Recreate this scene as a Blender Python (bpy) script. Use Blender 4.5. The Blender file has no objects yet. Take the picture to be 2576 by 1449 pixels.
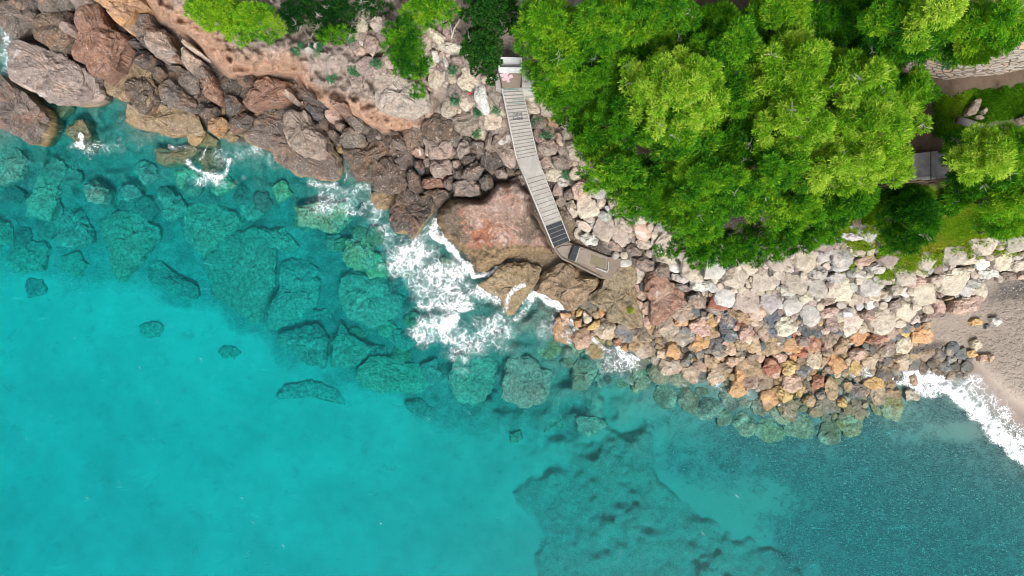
import bpy, math, random
import numpy as np
from mathutils import Vector

# ------------------------------------------------------------------ basics
CAMZ = 43.0
S = 0.62890625                      # photo px (2576 wide view) per source px
ZO = {'A':(0,0),'B':(800,0),'C':(1600,0),'D':(1400,500),'E':(1400,900),'F':(2100,600),'G':(2100,1100),
      'H':(3072,800),'I':(3072,1300),'J':(3072,0),'K':(3072,500),'L':(2048,0),'M':(0,500),'N':(800,500),'O':(800,1100)}
def conv(zone, s):
    """survey coordinates -> T coordinates (2576 x 1449)"""
    v = [float(a) for a in s.replace(',', ' ').split()]
    pts = np.array(v).reshape(-1, 2)
    if zone == 'T': return pts
    if zone == 'Q': return (np.array((2000, 1500)) + pts/1.802)*S
    return (np.array(ZO[zone]) + pts/2.2637)*S
def w(p, z):
    """T coordinates on the horizontal plane at height z -> world xy"""
    p = np.asarray(p, float)
    k = (1 - np.asarray(z, float)/CAMZ)/(64*S)
    return np.stack([(p[..., 0]-1288)*k, -(p[..., 1]-724.5)*k], -1)
def t_of(x, y, z):
    k = (64*S)/(1-z/CAMZ)
    return x*k+1288, 724.5-y*k

rng = np.random.default_rng(7)
random.seed(7)
scene = bpy.context.scene
COL = scene.collection

# ------------------------------------------------------------------ noise
def _h(ix, iy, iz, seed):
    n = (ix*374761393 + iy*668265263 + iz*2147483647 + seed*1442695041) & 0xFFFFFFFF
    n = ((n ^ (n >> 13)) * 1274126177) & 0xFFFFFFFF
    n = (n ^ (n >> 16)) & 0xFFFFFF
    return n/float(0xFFFFFF)
def vnoise(p, seed=0):
    p = np.asarray(p, float)
    i = np.floor(p).astype(np.int64); f = p-i
    f = f*f*f*(f*(f*6-15)+10)
    r = 0
    for dx in (0, 1):
        for dy in (0, 1):
            for dz in (0, 1):
                wgt = (f[..., 0] if dx else 1-f[..., 0])*(f[..., 1] if dy else 1-f[..., 1])*(f[..., 2] if dz else 1-f[..., 2])
                r = r + wgt*_h(i[..., 0]+dx, i[..., 1]+dy, i[..., 2]+dz, seed)
    return r*2-1
def fbm(p, seed=0, oct=4, gain=.5):
    a, s, r = 1., 1., 0
    for k in range(oct):
        r = r + a*vnoise(np.asarray(p)*s+k*13.7, seed+k); a *= gain; s *= 2.03
    return r
def sstep(a, b, x):
    t = np.clip((x-a)/(b-a), 0, 1); return t*t*(3-2*t)

# ------------------------------------------------------------------ 2d helpers
def inside(P, poly):
    x, y = P[..., 0], P[..., 1]; r = np.zeros(x.shape, bool); n = len(poly)
    for i in range(n):
        x0, y0 = poly[i]; x1, y1 = poly[(i+1) % n]
        if y0 == y1: continue
        c = ((y0 > y) != (y1 > y)) & (x < (x1-x0)*(y-y0)/(y1-y0)+x0)
        r ^= c
    return r
def segdist(P, line, closed=False):
    d = np.full(P.shape[:-1], 1e9); n = len(line)
    for i in range(n if closed else n-1):
        a = np.asarray(line[i], float); b = np.asarray(line[(i+1) % n], float)
        ab = b-a; t = np.clip(((P-a)@ab)/max(ab@ab, 1e-9), 0, 1)
        d = np.minimum(d, np.hypot(P[..., 0]-a[0]-t*ab[0], P[..., 1]-a[1]-t*ab[1]))
    return d
def sdf(P, poly):
    d = segdist(P, poly, True); return np.where(inside(P, poly), -d, d)

# ------------------------------------------------------------------ object helpers
def link(name, me, mat=None, parent=None):
    o = bpy.data.objects.new(name, me); COL.objects.link(o)
    if mat is not None and me is not None: me.materials.append(mat)
    if parent is not None: o.parent = parent
    return o
def tag(o, label=None, cat=None, group=None, kind=None):
    if label: o['label'] = label
    if cat: o['category'] = cat
    if group: o['group'] = group
    if kind: o['kind'] = kind
    return o
def empty(name, loc=(0, 0, 0)):
    o = bpy.data.objects.new(name, None); o.location = loc; o.empty_display_size = .3
    COL.objects.link(o); return o
def fastmesh(name, V, F, smooth=True):
    """V (n,3); F (m,k) equal size faces"""
    me = bpy.data.meshes.new(name)
    V = np.asarray(V, np.float32); F = np.asarray(F, np.int32)
    m, k = F.shape
    me.vertices.add(len(V)); me.vertices.foreach_set('co', V.ravel())
    me.loops.add(m*k); me.loops.foreach_set('vertex_index', F.ravel())
    me.polygons.add(m)
    me.polygons.foreach_set('loop_start', np.arange(0, m*k, k, dtype=np.int32))
    me.polygons.foreach_set('loop_total', np.full(m, k, np.int32))
    me.polygons.foreach_set('use_smooth', np.full(m, smooth, bool))
    me.update(calc_edges=True)
    return me
def attr_f(me, name, vals):
    a = me.attributes.new(name, 'FLOAT', 'POINT'); a.data.foreach_set('value', np.asarray(vals, np.float32).ravel())
def attr_c(me, name, rgb):
    a = me.color_attributes.new(name, 'FLOAT_COLOR', 'POINT')
    c = np.ones((len(rgb), 4), np.float32); c[:, :3] = rgb
    a.data.foreach_set('color', c.ravel())
class MB:
    def __init__(s): s.v = []; s.f = []
    def poly(s, pts, f):
        b = len(s.v); s.v += [tuple(p) for p in pts]; s.f += [tuple(b+i for i in q) for q in f]
    def prism(s, xy, z0, z1):
        """xy polygon extruded; z0/z1 scalars or per-vertex lists"""
        n = len(xy); z0 = [z0]*n if np.isscalar(z0) else z0; z1 = [z1]*n if np.isscalar(z1) else z1
        a = sum(xy[i][0]*xy[(i+1) % n][1]-xy[(i+1) % n][0]*xy[i][1] for i in range(n))
        if a < 0: xy = xy[::-1]; z0 = z0[::-1]; z1 = z1[::-1]
        P = [(xy[i][0], xy[i][1], z0[i]) for i in range(n)]+[(xy[i][0], xy[i][1], z1[i]) for i in range(n)]
        s.poly(P, [tuple(range(n))[::-1], tuple(range(n, 2*n))]+[(i, (i+1) % n, n+(i+1) % n, n+i) for i in range(n)])
    def tube(s, pts, rad, n=6):
        pts = [Vector(p) for p in pts]; rings = []
        for i, p in enumerate(pts):
            d = (pts[min(i+1, len(pts)-1)]-pts[max(i-1, 0)]).normalized()
            u = d.orthogonal().normalized(); v = d.cross(u)
            r = rad[i] if not np.isscalar(rad) else rad
            rings.append([p+u*math.cos(2*math.pi*k/n)*r+v*math.sin(2*math.pi*k/n)*r for k in range(n)])
        P = [q for r_ in rings for q in r_]; F = []
        for i in range(len(pts)-1):
            for k in range(n): F.append((i*n+k, i*n+(k+1) % n, (i+1)*n+(k+1) % n, (i+1)*n+k))
        F.append(tuple(range(n))[::-1]); F.append(tuple(range((len(pts)-1)*n, len(pts)*n)))
        s.poly(P, F)
    def build(s, name, mat, parent=None, smooth=False, bevel=0, org=None):
        me = bpy.data.meshes.new(name)
        v = s.v if org is None else [(a-org[0], b-org[1], c-org[2]) for a, b, c in s.v]
        me.from_pydata(v, [], s.f); me.update()
        for p in me.polygons: p.use_smooth = smooth
        o = link(name, me, mat, parent)
        if org is not None and parent is None: o.location = org
        if bevel:
            m = o.modifiers.new('bevel', 'BEVEL'); m.width = bevel; m.segments = 2; m.limit_method = 'ANGLE'
        return o

# ------------------------------------------------------------------ materials
class NT:
    def __init__(s, name):
        s.m = bpy.data.materials.new(name); s.m.use_nodes = True
        s.t = s.m.node_tree; s.t.nodes.clear(); s.out = s.t.nodes.new('ShaderNodeOutputMaterial')
    def n(s, typ, **kw):
        nd = s.t.nodes.new(typ)
        for k, v in kw.items():
            if k.startswith('i_'): continue
            setattr(nd, k, v)
        return nd
    def l(s, a, b): s.t.links.new(a, b)
    def inp(s, sock, v):
        if isinstance(v, bpy.types.NodeSocket): s.l(v, sock)
        elif v is not None:
            if isinstance(v, (tuple, list)) and len(v) == 3 and sock.type == 'RGBA': v = (*v, 1)
            sock.default_value = v
    def math(s, op, a, b=None, c=None, clamp=False):
        nd = s.n('ShaderNodeMath', operation=op, use_clamp=clamp)
        for i, v in enumerate((a, b, c)):
            if v is not None: s.inp(nd.inputs[i], v)
        return nd.outputs[0]
    def mix(s, f, a, b, blend='MIX'):
        nd = s.n('ShaderNodeMix', data_type='RGBA', blend_type=blend)
        s.inp(nd.inputs[0], f); s.inp(nd.inputs[6], a); s.inp(nd.inputs[7], b); return nd.outputs[2]
    def noise(s, vec, scale, detail=4, rough=.55, dist=0, out='Fac'):
        nd = s.n('ShaderNodeTexNoise'); s.inp(nd.inputs['Vector'], vec)
        nd.inputs['Scale'].default_value = scale; nd.inputs['Detail'].default_value = detail
        nd.inputs['Roughness'].default_value = rough; nd.inputs['Distortion'].default_value = dist
        return nd.outputs[out]
    def vor(s, vec, scale, feature='F1', out='Distance', rnd=1.):
        nd = s.n('ShaderNodeTexVoronoi', feature=feature); s.inp(nd.inputs['Vector'], vec)
        nd.inputs['Scale'].default_value = scale; nd.inputs['Randomness'].default_value = rnd
        return nd.outputs[out]
    def ramp(s, f, a, b, lo=0., hi=1.):
        nd = s.n('ShaderNodeMapRange', interpolation_type='SMOOTHSTEP'); s.inp(nd.inputs[0], f)
        for i, v in enumerate((a, b, lo, hi)): nd.inputs[i+1].default_value = v
        return nd.outputs[0]
    def pos(s): return s.n('ShaderNodeNewGeometry').outputs['Position']
    def sepz(s, v):
        nd = s.n('ShaderNodeSeparateXYZ'); s.l(v, nd.inputs[0]); return nd.outputs[2]
    def attr(s, name, typ='GEOMETRY', out='Fac'):
        return s.n('ShaderNodeAttribute', attribute_name=name, attribute_type=typ).outputs[out]
    def bump(s, h, strength=.5, dist=.1, normal=None):
        nd = s.n('ShaderNodeBump'); s.inp(nd.inputs['Height'], h)
        nd.inputs['Strength'].default_value = strength; nd.inputs['Distance'].default_value = dist
        if normal is not None: s.l(normal, nd.inputs['Normal'])
        return nd.outputs[0]
    def bsdf(s, col, rough=.9, normal=None, spec=.3):
        nd = s.n('ShaderNodeBsdfPrincipled')
        s.inp(nd.inputs['Base Color'], col); s.inp(nd.inputs['Roughness'], rough)
        nd.inputs['Specular IOR Level'].default_value = spec
        if normal is not None: s.l(normal, nd.inputs['Normal'])
        s.l(nd.outputs[0], s.out.inputs[0]); return nd

def rock_mat(name, sec, secamt=.5, speck=0., algae=0., white=0., strata=0., wet=True, contrast=.55):
    """base colour = object colour; sec = second colour in patches; speck = pale pebbles set in the rock"""
    t = NT(name); p = t.pos()
    info = t.n('ShaderNodeObjectInfo'); col = info.outputs['Color']
    big = t.noise(p, .9, 5, .6, .4)
    f = t.math('MULTIPLY', t.ramp(big, .45, .68), secamt)
    col = t.mix(f, col, sec)
    n2 = t.noise(p, 4.5, 9, .78)
    fine = t.noise(p, 19, 5, .8); mul = t.math('MULTIPLY', t.ramp(n2, .28, .74, 1-contrast*.9, 1+contrast*.6), t.ramp(fine, .3, .7, 1-contrast*.6, 1+contrast*.45))
    v = t.n('ShaderNodeVectorMath', operation='SCALE'); t.l(col, v.inputs[0]); t.l(mul, v.inputs['Scale'])
    col = v.outputs[0]
    gy = t.ramp(t.noise(p, 1.9, 5, .7), .42, .62); col = t.mix(t.math('MULTIPLY', gy, .28), col, t.mix(.5, col, (.2, .19, .18)))
    if white:
        n3 = t.noise(p, .75, 4, .7, .6)
        col = t.mix(t.math('MULTIPLY', t.ramp(n3, .60, .68), white), col, (.72, .70, .66))
    h = t.math('MULTIPLY', n2, .6)
    if speck:
        vn = t.n('ShaderNodeTexVoronoi', feature='F1'); t.l(p, vn.inputs['Vector']); vn.inputs['Scale'].default_value = 15
        d = t.ramp(vn.outputs['Distance'], .15, .5, 1, 0)
        sx = t.n('ShaderNodeSeparateColor'); t.l(vn.outputs['Color'], sx.inputs[0])
        pick = t.ramp(sx.outputs[0], .55, .62)
        m = t.math('MULTIPLY', t.math('MULTIPLY', d, pick), t.math('MULTIPLY', t.ramp(t.noise(p, 2.2, 3), .38, .62, .25, 1.), speck))
        tint = t.mix(sx.outputs[1], (.55, .47, .40), (.78, .74, .68))
        col = t.mix(m, col, tint)
        h = t.math('ADD', h, t.math('MULTIPLY', d, .35))
        pk2 = t.ramp(sx.outputs[2], .74, .8)
        col = t.mix(t.math('MULTIPLY', t.math('MULTIPLY', d, pk2), speck*.7), col, (.07, .055, .05))
    if strata:
        wv = t.n('ShaderNodeTexWave', wave_type='BANDS', bands_direction='DIAGONAL'); t.l(p, wv.inputs['Vector'])
        wv.inputs['Scale'].default_value = .9; wv.inputs['Distortion'].default_value = 9; wv.inputs['Detail'].default_value = 4
        h = t.math('ADD', h, t.math('MULTIPLY', wv.outputs['Fac'], strata))
    z = t.sepz(p)
    rough = .85
    if wet or algae:
        zz = t.math('ADD', z, t.ramp(t.noise(p, 1.3, 4), .3, .7, .28, -.28))
        if algae:
            a = t.math('MULTIPLY', t.ramp(zz, .25, .95, 1, 0), algae)
            ac = t.mix(t.noise(p, 2.6, 5, .7), (.15, .115, .055), (.42, .31, .16))
            col = t.mix(a, col, ac)
        wetf = t.ramp(zz, -.05, .4, 1, 0)
        col = t.mix(t.math('MULTIPLY', wetf, .6), col, t.mix(1., col, (.62, .55, .45), 'MULTIPLY'))
        rough = t.math('SUBTRACT', .85, t.math('MULTIPLY', wetf, .4))
    h = t.math('ADD', h, t.math('MULTIPLY', t.noise(p, 22, 3, .6), .18))
    t.bsdf(col, rough, t.bump(h, .75, .09), .25)
    return t.m

M = {}
M['cong'] = rock_mat('conglomerate_rock', (.27, .145, .085), .45, speck=.7, algae=.9, white=.0)
M['congp'] = rock_mat('pale_conglomerate', (.47, .33, .25), .6, speck=.6, algae=.6, white=.3)
M['lime'] = rock_mat('limestone', (.50, .43, .36), .5, speck=.0, algae=.0, white=.35, contrast=.35)
M['shore'] = rock_mat('shore_stone', (.52, .36, .24), .45, speck=.0, algae=.18, white=.25, contrast=.5)
M['slope'] = rock_mat('slope_rock', (.43, .31, .24), .6, speck=.35, algae=.0, white=.55, wet=False, contrast=.5)
M['subm'] = rock_mat('seabed_rock', (.36, .35, .27), .8, speck=.0, algae=.0, white=.0, wet=False, contrast=.8)
M['tan'] = rock_mat('ochre_slab', (.25, .17, .09), .75, speck=.45, algae=.25, contrast=.75)

def headland_mat():
    t = NT('red_slab_rock'); p = t.pos()
    warp = t.noise(p, .5, 4, .6, 1.2)
    c = t.mix(t.ramp(t.noise(p, .28, 5, .6, .8), .44, .6), (.27, .11, .06), (.25, .165, .13))
    c = t.mix(t.math('MULTIPLY', t.ramp(t.noise(p, .55, 6, .72, 1.5), .53, .62), .75), c, (.34, .27, .24))
    sp = t.n('ShaderNodeSeparateXYZ'); t.l(p, sp.inputs[0])
    # dark lichen covered conglomerate on the west flank, by the attribute measured from the shoreline
    dk = t.math('ADD', t.attr('dark'), t.ramp(warp, .3, .7, -.35, .35))
    n2 = t.noise(p, 5, 7, .7)
    c = t.mix(t.ramp(dk, .35, .65), c, (.125, .092, .068))
    vn = t.n('ShaderNodeTexVoronoi', feature='F1'); t.l(p, vn.inputs['Vector']); vn.inputs['Scale'].default_value = 14
    d = t.ramp(vn.outputs['Distance'], .15, .4, 1, 0)
    sx = t.n('ShaderNodeSeparateColor'); t.l(vn.outputs['Color'], sx.inputs[0])
    c = t.mix(t.math('MULTIPLY', t.math('MULTIPLY', d, t.ramp(sx.outputs[0], .6, .66)), .6), c, (.6, .52, .45))
    tn = t.math('ADD', t.attr('tan'), t.ramp(warp, .3, .7, -.3, .3))
    c = t.mix(t.ramp(tn, .35, .7), c, t.mix(n2, (.10, .07, .04), (.30, .21, .12)))
    v = t.n('ShaderNodeVectorMath', operation='SCALE'); t.l(c, v.inputs[0]); t.l(t.ramp(n2, .3, .72, .55, 1.3), v.inputs['Scale'])
    h = t.math('ADD', n2, t.math('MULTIPLY', t.noise(p, .9, 8, .65, 2.), 1.8))
    t.bsdf(v.outputs[0], .85, t.bump(h, .8, .14), .25)
    return t.m
M['head'] = headland_mat()

def terrain_mat():
    t = NT('terrain'); p = t.pos()
    col = t.attr('Col', out='Color')
    n = t.noise(p, 1.6, 8, .68)
    n2 = t.noise(p, 9, 5, .7)
    rk = t.attr('rock'); gv = t.attr('gravel')
    m1 = t.math('MULTIPLY_ADD', t.math('SUBTRACT', n, .5), t.math('MULTIPLY_ADD', rk, 1.7, .12), 1.)
    m2 = t.math('MULTIPLY_ADD', t.math('SUBTRACT', n2, .5), t.math('MULTIPLY_ADD', rk, 1.9, .25), 1.)
    v = t.n('ShaderNodeVectorMath', operation='SCALE'); t.l(col, v.inputs[0]); t.l(t.math('MULTIPLY', m1, m2), v.inputs['Scale'])
    c = v.outputs[0]
    # pebbles set in rock
    vn = t.n('ShaderNodeTexVoronoi', feature='F1'); t.l(p, vn.inputs['Vector']); vn.inputs['Scale'].default_value = 14
    d = t.ramp(vn.outputs['Distance'], .2, .42, 1, 0)
    sx = t.n('ShaderNodeSeparateColor'); t.l(vn.outputs['Color'], sx.inputs[0])
    c = t.mix(t.math('MULTIPLY', t.math('MULTIPLY', d, t.ramp(sx.outputs[0], .6, .68)), t.math('MULTIPLY', rk, .65)), c, (.68, .60, .53))
    # loose shingle
    vg = t.n('ShaderNodeTexVoronoi', feature='F1'); t.l(p, vg.inputs['Vector']); vg.inputs['Scale'].default_value = 9.
    sg = t.n('ShaderNodeSeparateColor'); t.l(vg.outputs['Color'], sg.inputs[0])
    dg = t.ramp(vg.outputs['Distance'], .3, .6, 1, .25)
    gcol = t.mix(t.ramp(sg.outputs[0], .3, 1.), (.06, .075, .09), t.mix(sg.outputs[1], (.22, .24, .25), (.6, .56, .5)))
    gs = t.n('ShaderNodeVectorMath', operation='SCALE'); t.l(gcol, gs.inputs[0]); t.l(dg, gs.inputs['Scale'])
    gf = t.ramp(t.math('ADD', gv, t.ramp(t.noise(p, 1.1, 7, .8), .3, .7, -.6, .6)), .2, 1.2)
    c = t.mix(t.math('MULTIPLY', gf, .5), c, gs.outputs[0])
    h = t.math('MULTIPLY', t.math('ADD', t.math('MULTIPLY', n, 1.4), n2), t.math('MULTIPLY_ADD', rk, 1.2, .12))
    h = t.math('ADD', h, t.math('MULTIPLY', t.math('MULTIPLY', d, rk), .25))
    h = t.math('ADD', h, t.math('MULTIPLY', t.math('MULTIPLY', dg, gf), .5)); sd_ = t.attr('sand')
    h = t.math('ADD', h, t.math('MULTIPLY', t.math('ADD', t.ramp(t.noise(p, 3.6, 3, .6, .2), .25, .6), t.noise(p, 12, 4, .7)), t.math('MULTIPLY', sd_, .9)))
    c = t.mix(t.math('MULTIPLY', sd_, t.ramp(t.noise(p, 26, 3, .7), .62, .7, 0, .5)), c, (.09, .08, .08))
    t.bsdf(c, .9, t.bump(h, .85, .2), .2)
    return t.m
M['terrain'] = terrain_mat()

def concrete_mat(name, base, dark=None, spots=.5):
    t = NT(name); p = t.pos()
    n = t.noise(p, 2.2, 7, .7, .3); n2 = t.noise(p, 14, 4, .7)
    c = t.mix(t.ramp(n, .35, .7), tuple(x*.8 for x in base), base)
    if dark: c = t.mix(t.math('MULTIPLY', t.ramp(t.noise(p, 5, 6, .8, .5), .52, .66), spots), c, dark)
    h = t.math('ADD', n, t.math('MULTIPLY', n2, .5))
    t.bsdf(c, .88, t.bump(h, .5, .03), .25)
    return t.m
M['conc'] = concrete_mat('worn_concrete', (.36, .345, .32), (.22, .19, .16), .35)
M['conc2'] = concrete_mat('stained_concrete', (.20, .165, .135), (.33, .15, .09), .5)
M['conc3'] = concrete_mat('weathered_landing_concrete', (.235, .20, .165), (.20, .15, .11), .7)
M['riser_shade_strip'] = concrete_mat('painted_riser_shade', (.19, .175, .155), (.12, .10, .085), .6)  # darkened concrete that draws the shadow line of the risers
M['white'] = concrete_mat('whitewashed_concrete', (.55, .57, .56), (.42, .44, .44), .5)
M['black'] = concrete_mat('black_painted_concrete', (.035, .042, .05), (.12, .12, .12), .35)
M['path'] = concrete_mat('path_concrete', (.30, .29, .31), (.44, .36, .27), .8)
M['algaeconc'] = concrete_mat('algae_stained_floor', (.18, .155, .10), (.12, .10, .07), .6)
def plain(name, c, rough=.8):
    t = NT(name); p = t.pos()
    t.bsdf(t.mix(t.noise(p, 6, 5, .7), tuple(x*.6 for x in c), tuple(min(1, x*1.25) for x in c)), rough); return t.m
M['blue'] = plain('blue_spray_paint', (.05, .42, .75))
M['teal'] = plain('teal_spray_paint', (.06, .22, .19))
M['ink'] = plain('dark_spray_paint', (.05, .06, .08))
M['pinkp'] = plain('faded_pink_paint', (.50, .36, .40))
M['wood'] = plain('brown_weathered_wood', (.12, .075, .05))
M['bark'] = plain('pine_bark', (.13, .10, .08))
M['bark2'] = plain('weathered_grey_log', (.16, .15, .15))
M['twig'] = plain('grey_dead_wood', (.38, .35, .32))

def stone_wall_mat():
    t = NT('dry_stone_masonry'); p = t.pos()
    mp = t.n('ShaderNodeMapping'); t.l(p, mp.inputs[0]); mp.inputs['Scale'].default_value = (1.5, 1.5, 3.0)
    wp = t.n('ShaderNodeMix', data_type='VECTOR'); wp.inputs[0].default_value = .12
    t.l(mp.outputs[0], wp.inputs[4]); t.l(t.noise(p, 2, 3, .6, 0, 'Color'), wp.inputs[5])
    v = t.n('ShaderNodeTexVoronoi', feature='DISTANCE_TO_EDGE'); t.l(wp.outputs[1], v.inputs['Vector']); v.inputs['Scale'].default_value = 1.7
    vc = t.n('ShaderNodeTexVoronoi', feature='F1'); t.l(wp.outputs[1], vc.inputs['Vector']); vc.inputs['Scale'].default_value = 1.7
    sx = t.n('ShaderNodeSeparateColor'); t.l(vc.outputs['Color'], sx.inputs[0])
    c = t.mix(sx.outputs[0], (.32, .27, .22), (.43, .39, .35))
    c = t.mix(t.math('MULTIPLY', t.ramp(sx.outputs[1], .7, .9), .6), c, (.50, .33, .22))
    e = t.ramp(v.outputs['Distance'], .02, .09)
    c = t.mix(e, (.13, .10, .075), c)
    c = t.mix(t.ramp(t.noise(p, 7, 5, .7), .35, .7, .35, 0), c, (.2, .17, .13))
    t.bsdf(c, .9, t.bump(e, .9, .08), .2); return t.m
M['masonry'] = stone_wall_mat()

def leaf_mat(name, c0, c1, c2):
    """c0..c2 by leaf attribute: old needles -> fresh tips"""
    t = NT(name)
    a = t.attr('tone')
    c = t.mix(t.ramp(a, 0, .5), c0, c1); c = t.mix(t.ramp(a, .5, 1), c, c2)
    d = t.n('ShaderNodeBsdfDiffuse'); t.l(c, d.inputs[0])
    tr = t.n('ShaderNodeBsdfTranslucent'); t.l(t.mix(1., c, (1.1, 1.15, .6), 'MULTIPLY'), tr.inputs[0])
    mx = t.n('ShaderNodeMixShader'); mx.inputs[0].default_value = .35
    t.l(d.outputs[0], mx.inputs[1]); t.l(tr.outputs[0], mx.inputs[2]); t.l(mx.outputs[0], t.out.inputs[0])
    return t.m
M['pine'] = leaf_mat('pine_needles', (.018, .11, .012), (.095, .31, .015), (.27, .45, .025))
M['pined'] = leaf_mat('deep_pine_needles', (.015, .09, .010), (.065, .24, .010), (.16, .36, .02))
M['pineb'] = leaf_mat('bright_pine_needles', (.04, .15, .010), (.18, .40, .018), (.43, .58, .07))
M['oak'] = leaf_mat('holm_oak_leaves', (.008, .045, .01), (.016, .08, .012), (.04, .13, .02))
M['grass'] = leaf_mat('ground_cover_leaves', (.07, .20, .01), (.20, .36, .02), (.38, .38, .06))
M['teal_leaf'] = leaf_mat('blue_green_leaves', (.03, .12, .06), (.07, .22, .11), (.16, .33, .18))

# ------------------------------------------------------------------ terrain height in image space
HP = """0,0,2 100,60,.8 0,62,-.4 20,150,-1.2 150,150,.8 250,150,1 330,40,2.5 400,150,1.3 500,200,1.2 600,250,.8 350,260,.3 0,300,-.5
60,250,.3 200,265,-1.4 130,330,-1.5 280,290,-1.2 450,300,.2 450,350,-.8 560,350,-.5 700,250,1 800,300,1 700,350,-.4 850,400,-.5 900,350,1
1000,400,1.2 950,450,.3 1050,500,.2 1000,350,2.2 1100,350,3 1100,420,1.8 1200,400,2.5 1200,300,4.4 1250,250,5.6 1180,200,6.2 1300,230,5.9 1283,190,6.3 1283,150,6.6 1330,190,6.5
1250,470,1.5 1350,300,4.6 1400,400,3.3 1400,500,2 1450,570,1.2 1560,720,.1 1460,710,.1 1700,770,.4 1640,800,-.1 1300,720,-.5 1640,690,.6 1700,700,1. 1450,330,5 1500,450,3 1480,520,2.2 1700,600,3.2 1550,620,1.4 1650,720,1 1800,680,3
1800,780,.9 2000,650,4 2000,750,2 2000,850,.5 2200,600,5 2200,700,3 2200,800,.9 2400,620,4.5 2400,700,3 2450,770,1.3 2576,640,4
2576,690,2 2500,750,1.4 2400,830,.6 2576,800,1.4 2576,900,.9 2500,900,.5 2576,1000,.35 1600,300,7 1400,150,7.5 1800,400,6.5 2000,500,6
2250,480,7.5 2400,430,9 2300,300,9 2576,500,7.5 2450,250,9 2576,250,9 2300,220,9 2000,200,8.5 1700,100,8 2576,80,12 2300,50,12
1000,560,-1 950,500,-1 1100,600,-.8 1150,700,-.9 1250,780,-.9 1400,850,-.8 1500,830,-.1 1600,880,-.25 1700,930,-.3 1800,960,-.35 1900,1010,-.45
2100,1030,-.5 2200,1000,-.35 2150,880,-.15 2300,950,-.15 2350,905,.12 2440,985,-.1 2540,1075,-.03 2576,1030,.2 2576,1150,-.25
0,420,-2 200,420,-2 400,420,-2 600,450,-2 800,500,-2 0,600,-3 300,600,-3 600,600,-3 850,650,-2.8 1000,800,-2.6 1200,950,-2.2
1400,950,-1.6 1600,1000,-1.2 1900,1100,-1 2200,1100,-.8 2400,1100,-.6 2576,1250,-.8 0,800,-4 400,900,-4 800,1000,-3.8 1100,1100,-3.4
1400,1150,-2.8 1700,1150,-2.1 2000,1250,-1.7 2300,1300,-1.2 2576,1449,-1.2 0,1449,-4.8 400,1200,-4.6 800,1300,-4.5 1200,1350,-4
1500,1350,-3 1800,1350,-2.6 2100,1449,-2.1 2400,1449,-1.5 0,700,-3.5 1300,1050,-2.6 1100,680,-1.3 1050,760,-2"""
HP = np.array([[float(a) for a in q.split(',')] for q in HP.split()])
_A = np.hypot(HP[:, None, 0]-HP[None, :, 0], HP[:, None, 1]-HP[None, :, 1])/1000
_W = np.linalg.solve(_A + 1e-5*np.eye(len(HP)), HP[:, 2]-1.)
CLIFF = np.array([(340,-300),(362,0),(400,45),(455,78),(510,118),(545,165),(575,192),(620,198),(700,186),(745,190),(765,235),(800,262),(860,288),
                  (930,318),(1000,335),(1050,318),(1085,290),(1100,240),(1110,150),(1180,40),(1200,-300)], float)
REEF = [conv('T','1290,1240 1340,1200 1400,1190 1440,1160 1490,1130 1530,1090 1620,1075 1650,1110 1640,1180 1700,1250 1800,1330 1850,1449 1960,1600 1370,1600 1350,1400 1380,1350 1340,1300 1300,1270'),
        conv('T','1750,1380 1830,1340 1900,1380 1990,1400 2030,1449 2020,1600 1720,1600')]
GRAVEL = conv('T','1680,950 1900,1050 2080,1045 2250,1015 2420,1040 2640,1220 2640,1600 2060,1600 1980,1330 1960,1250 1880,1180 1750,1060')
GRASS = conv('T','2090,575 2130,520 2250,470 2300,470 2576,470 2700,470 2700,625 2576,615 2520,625 2480,610 2420,645 2330,640 2270,665 2200,600')
SAND = conv('T','2330,905 2380,860 2300,850 2330,800 2430,790 2450,720 2480,690 2700,690 2700,1250 2576,1150 2440,990')
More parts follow.
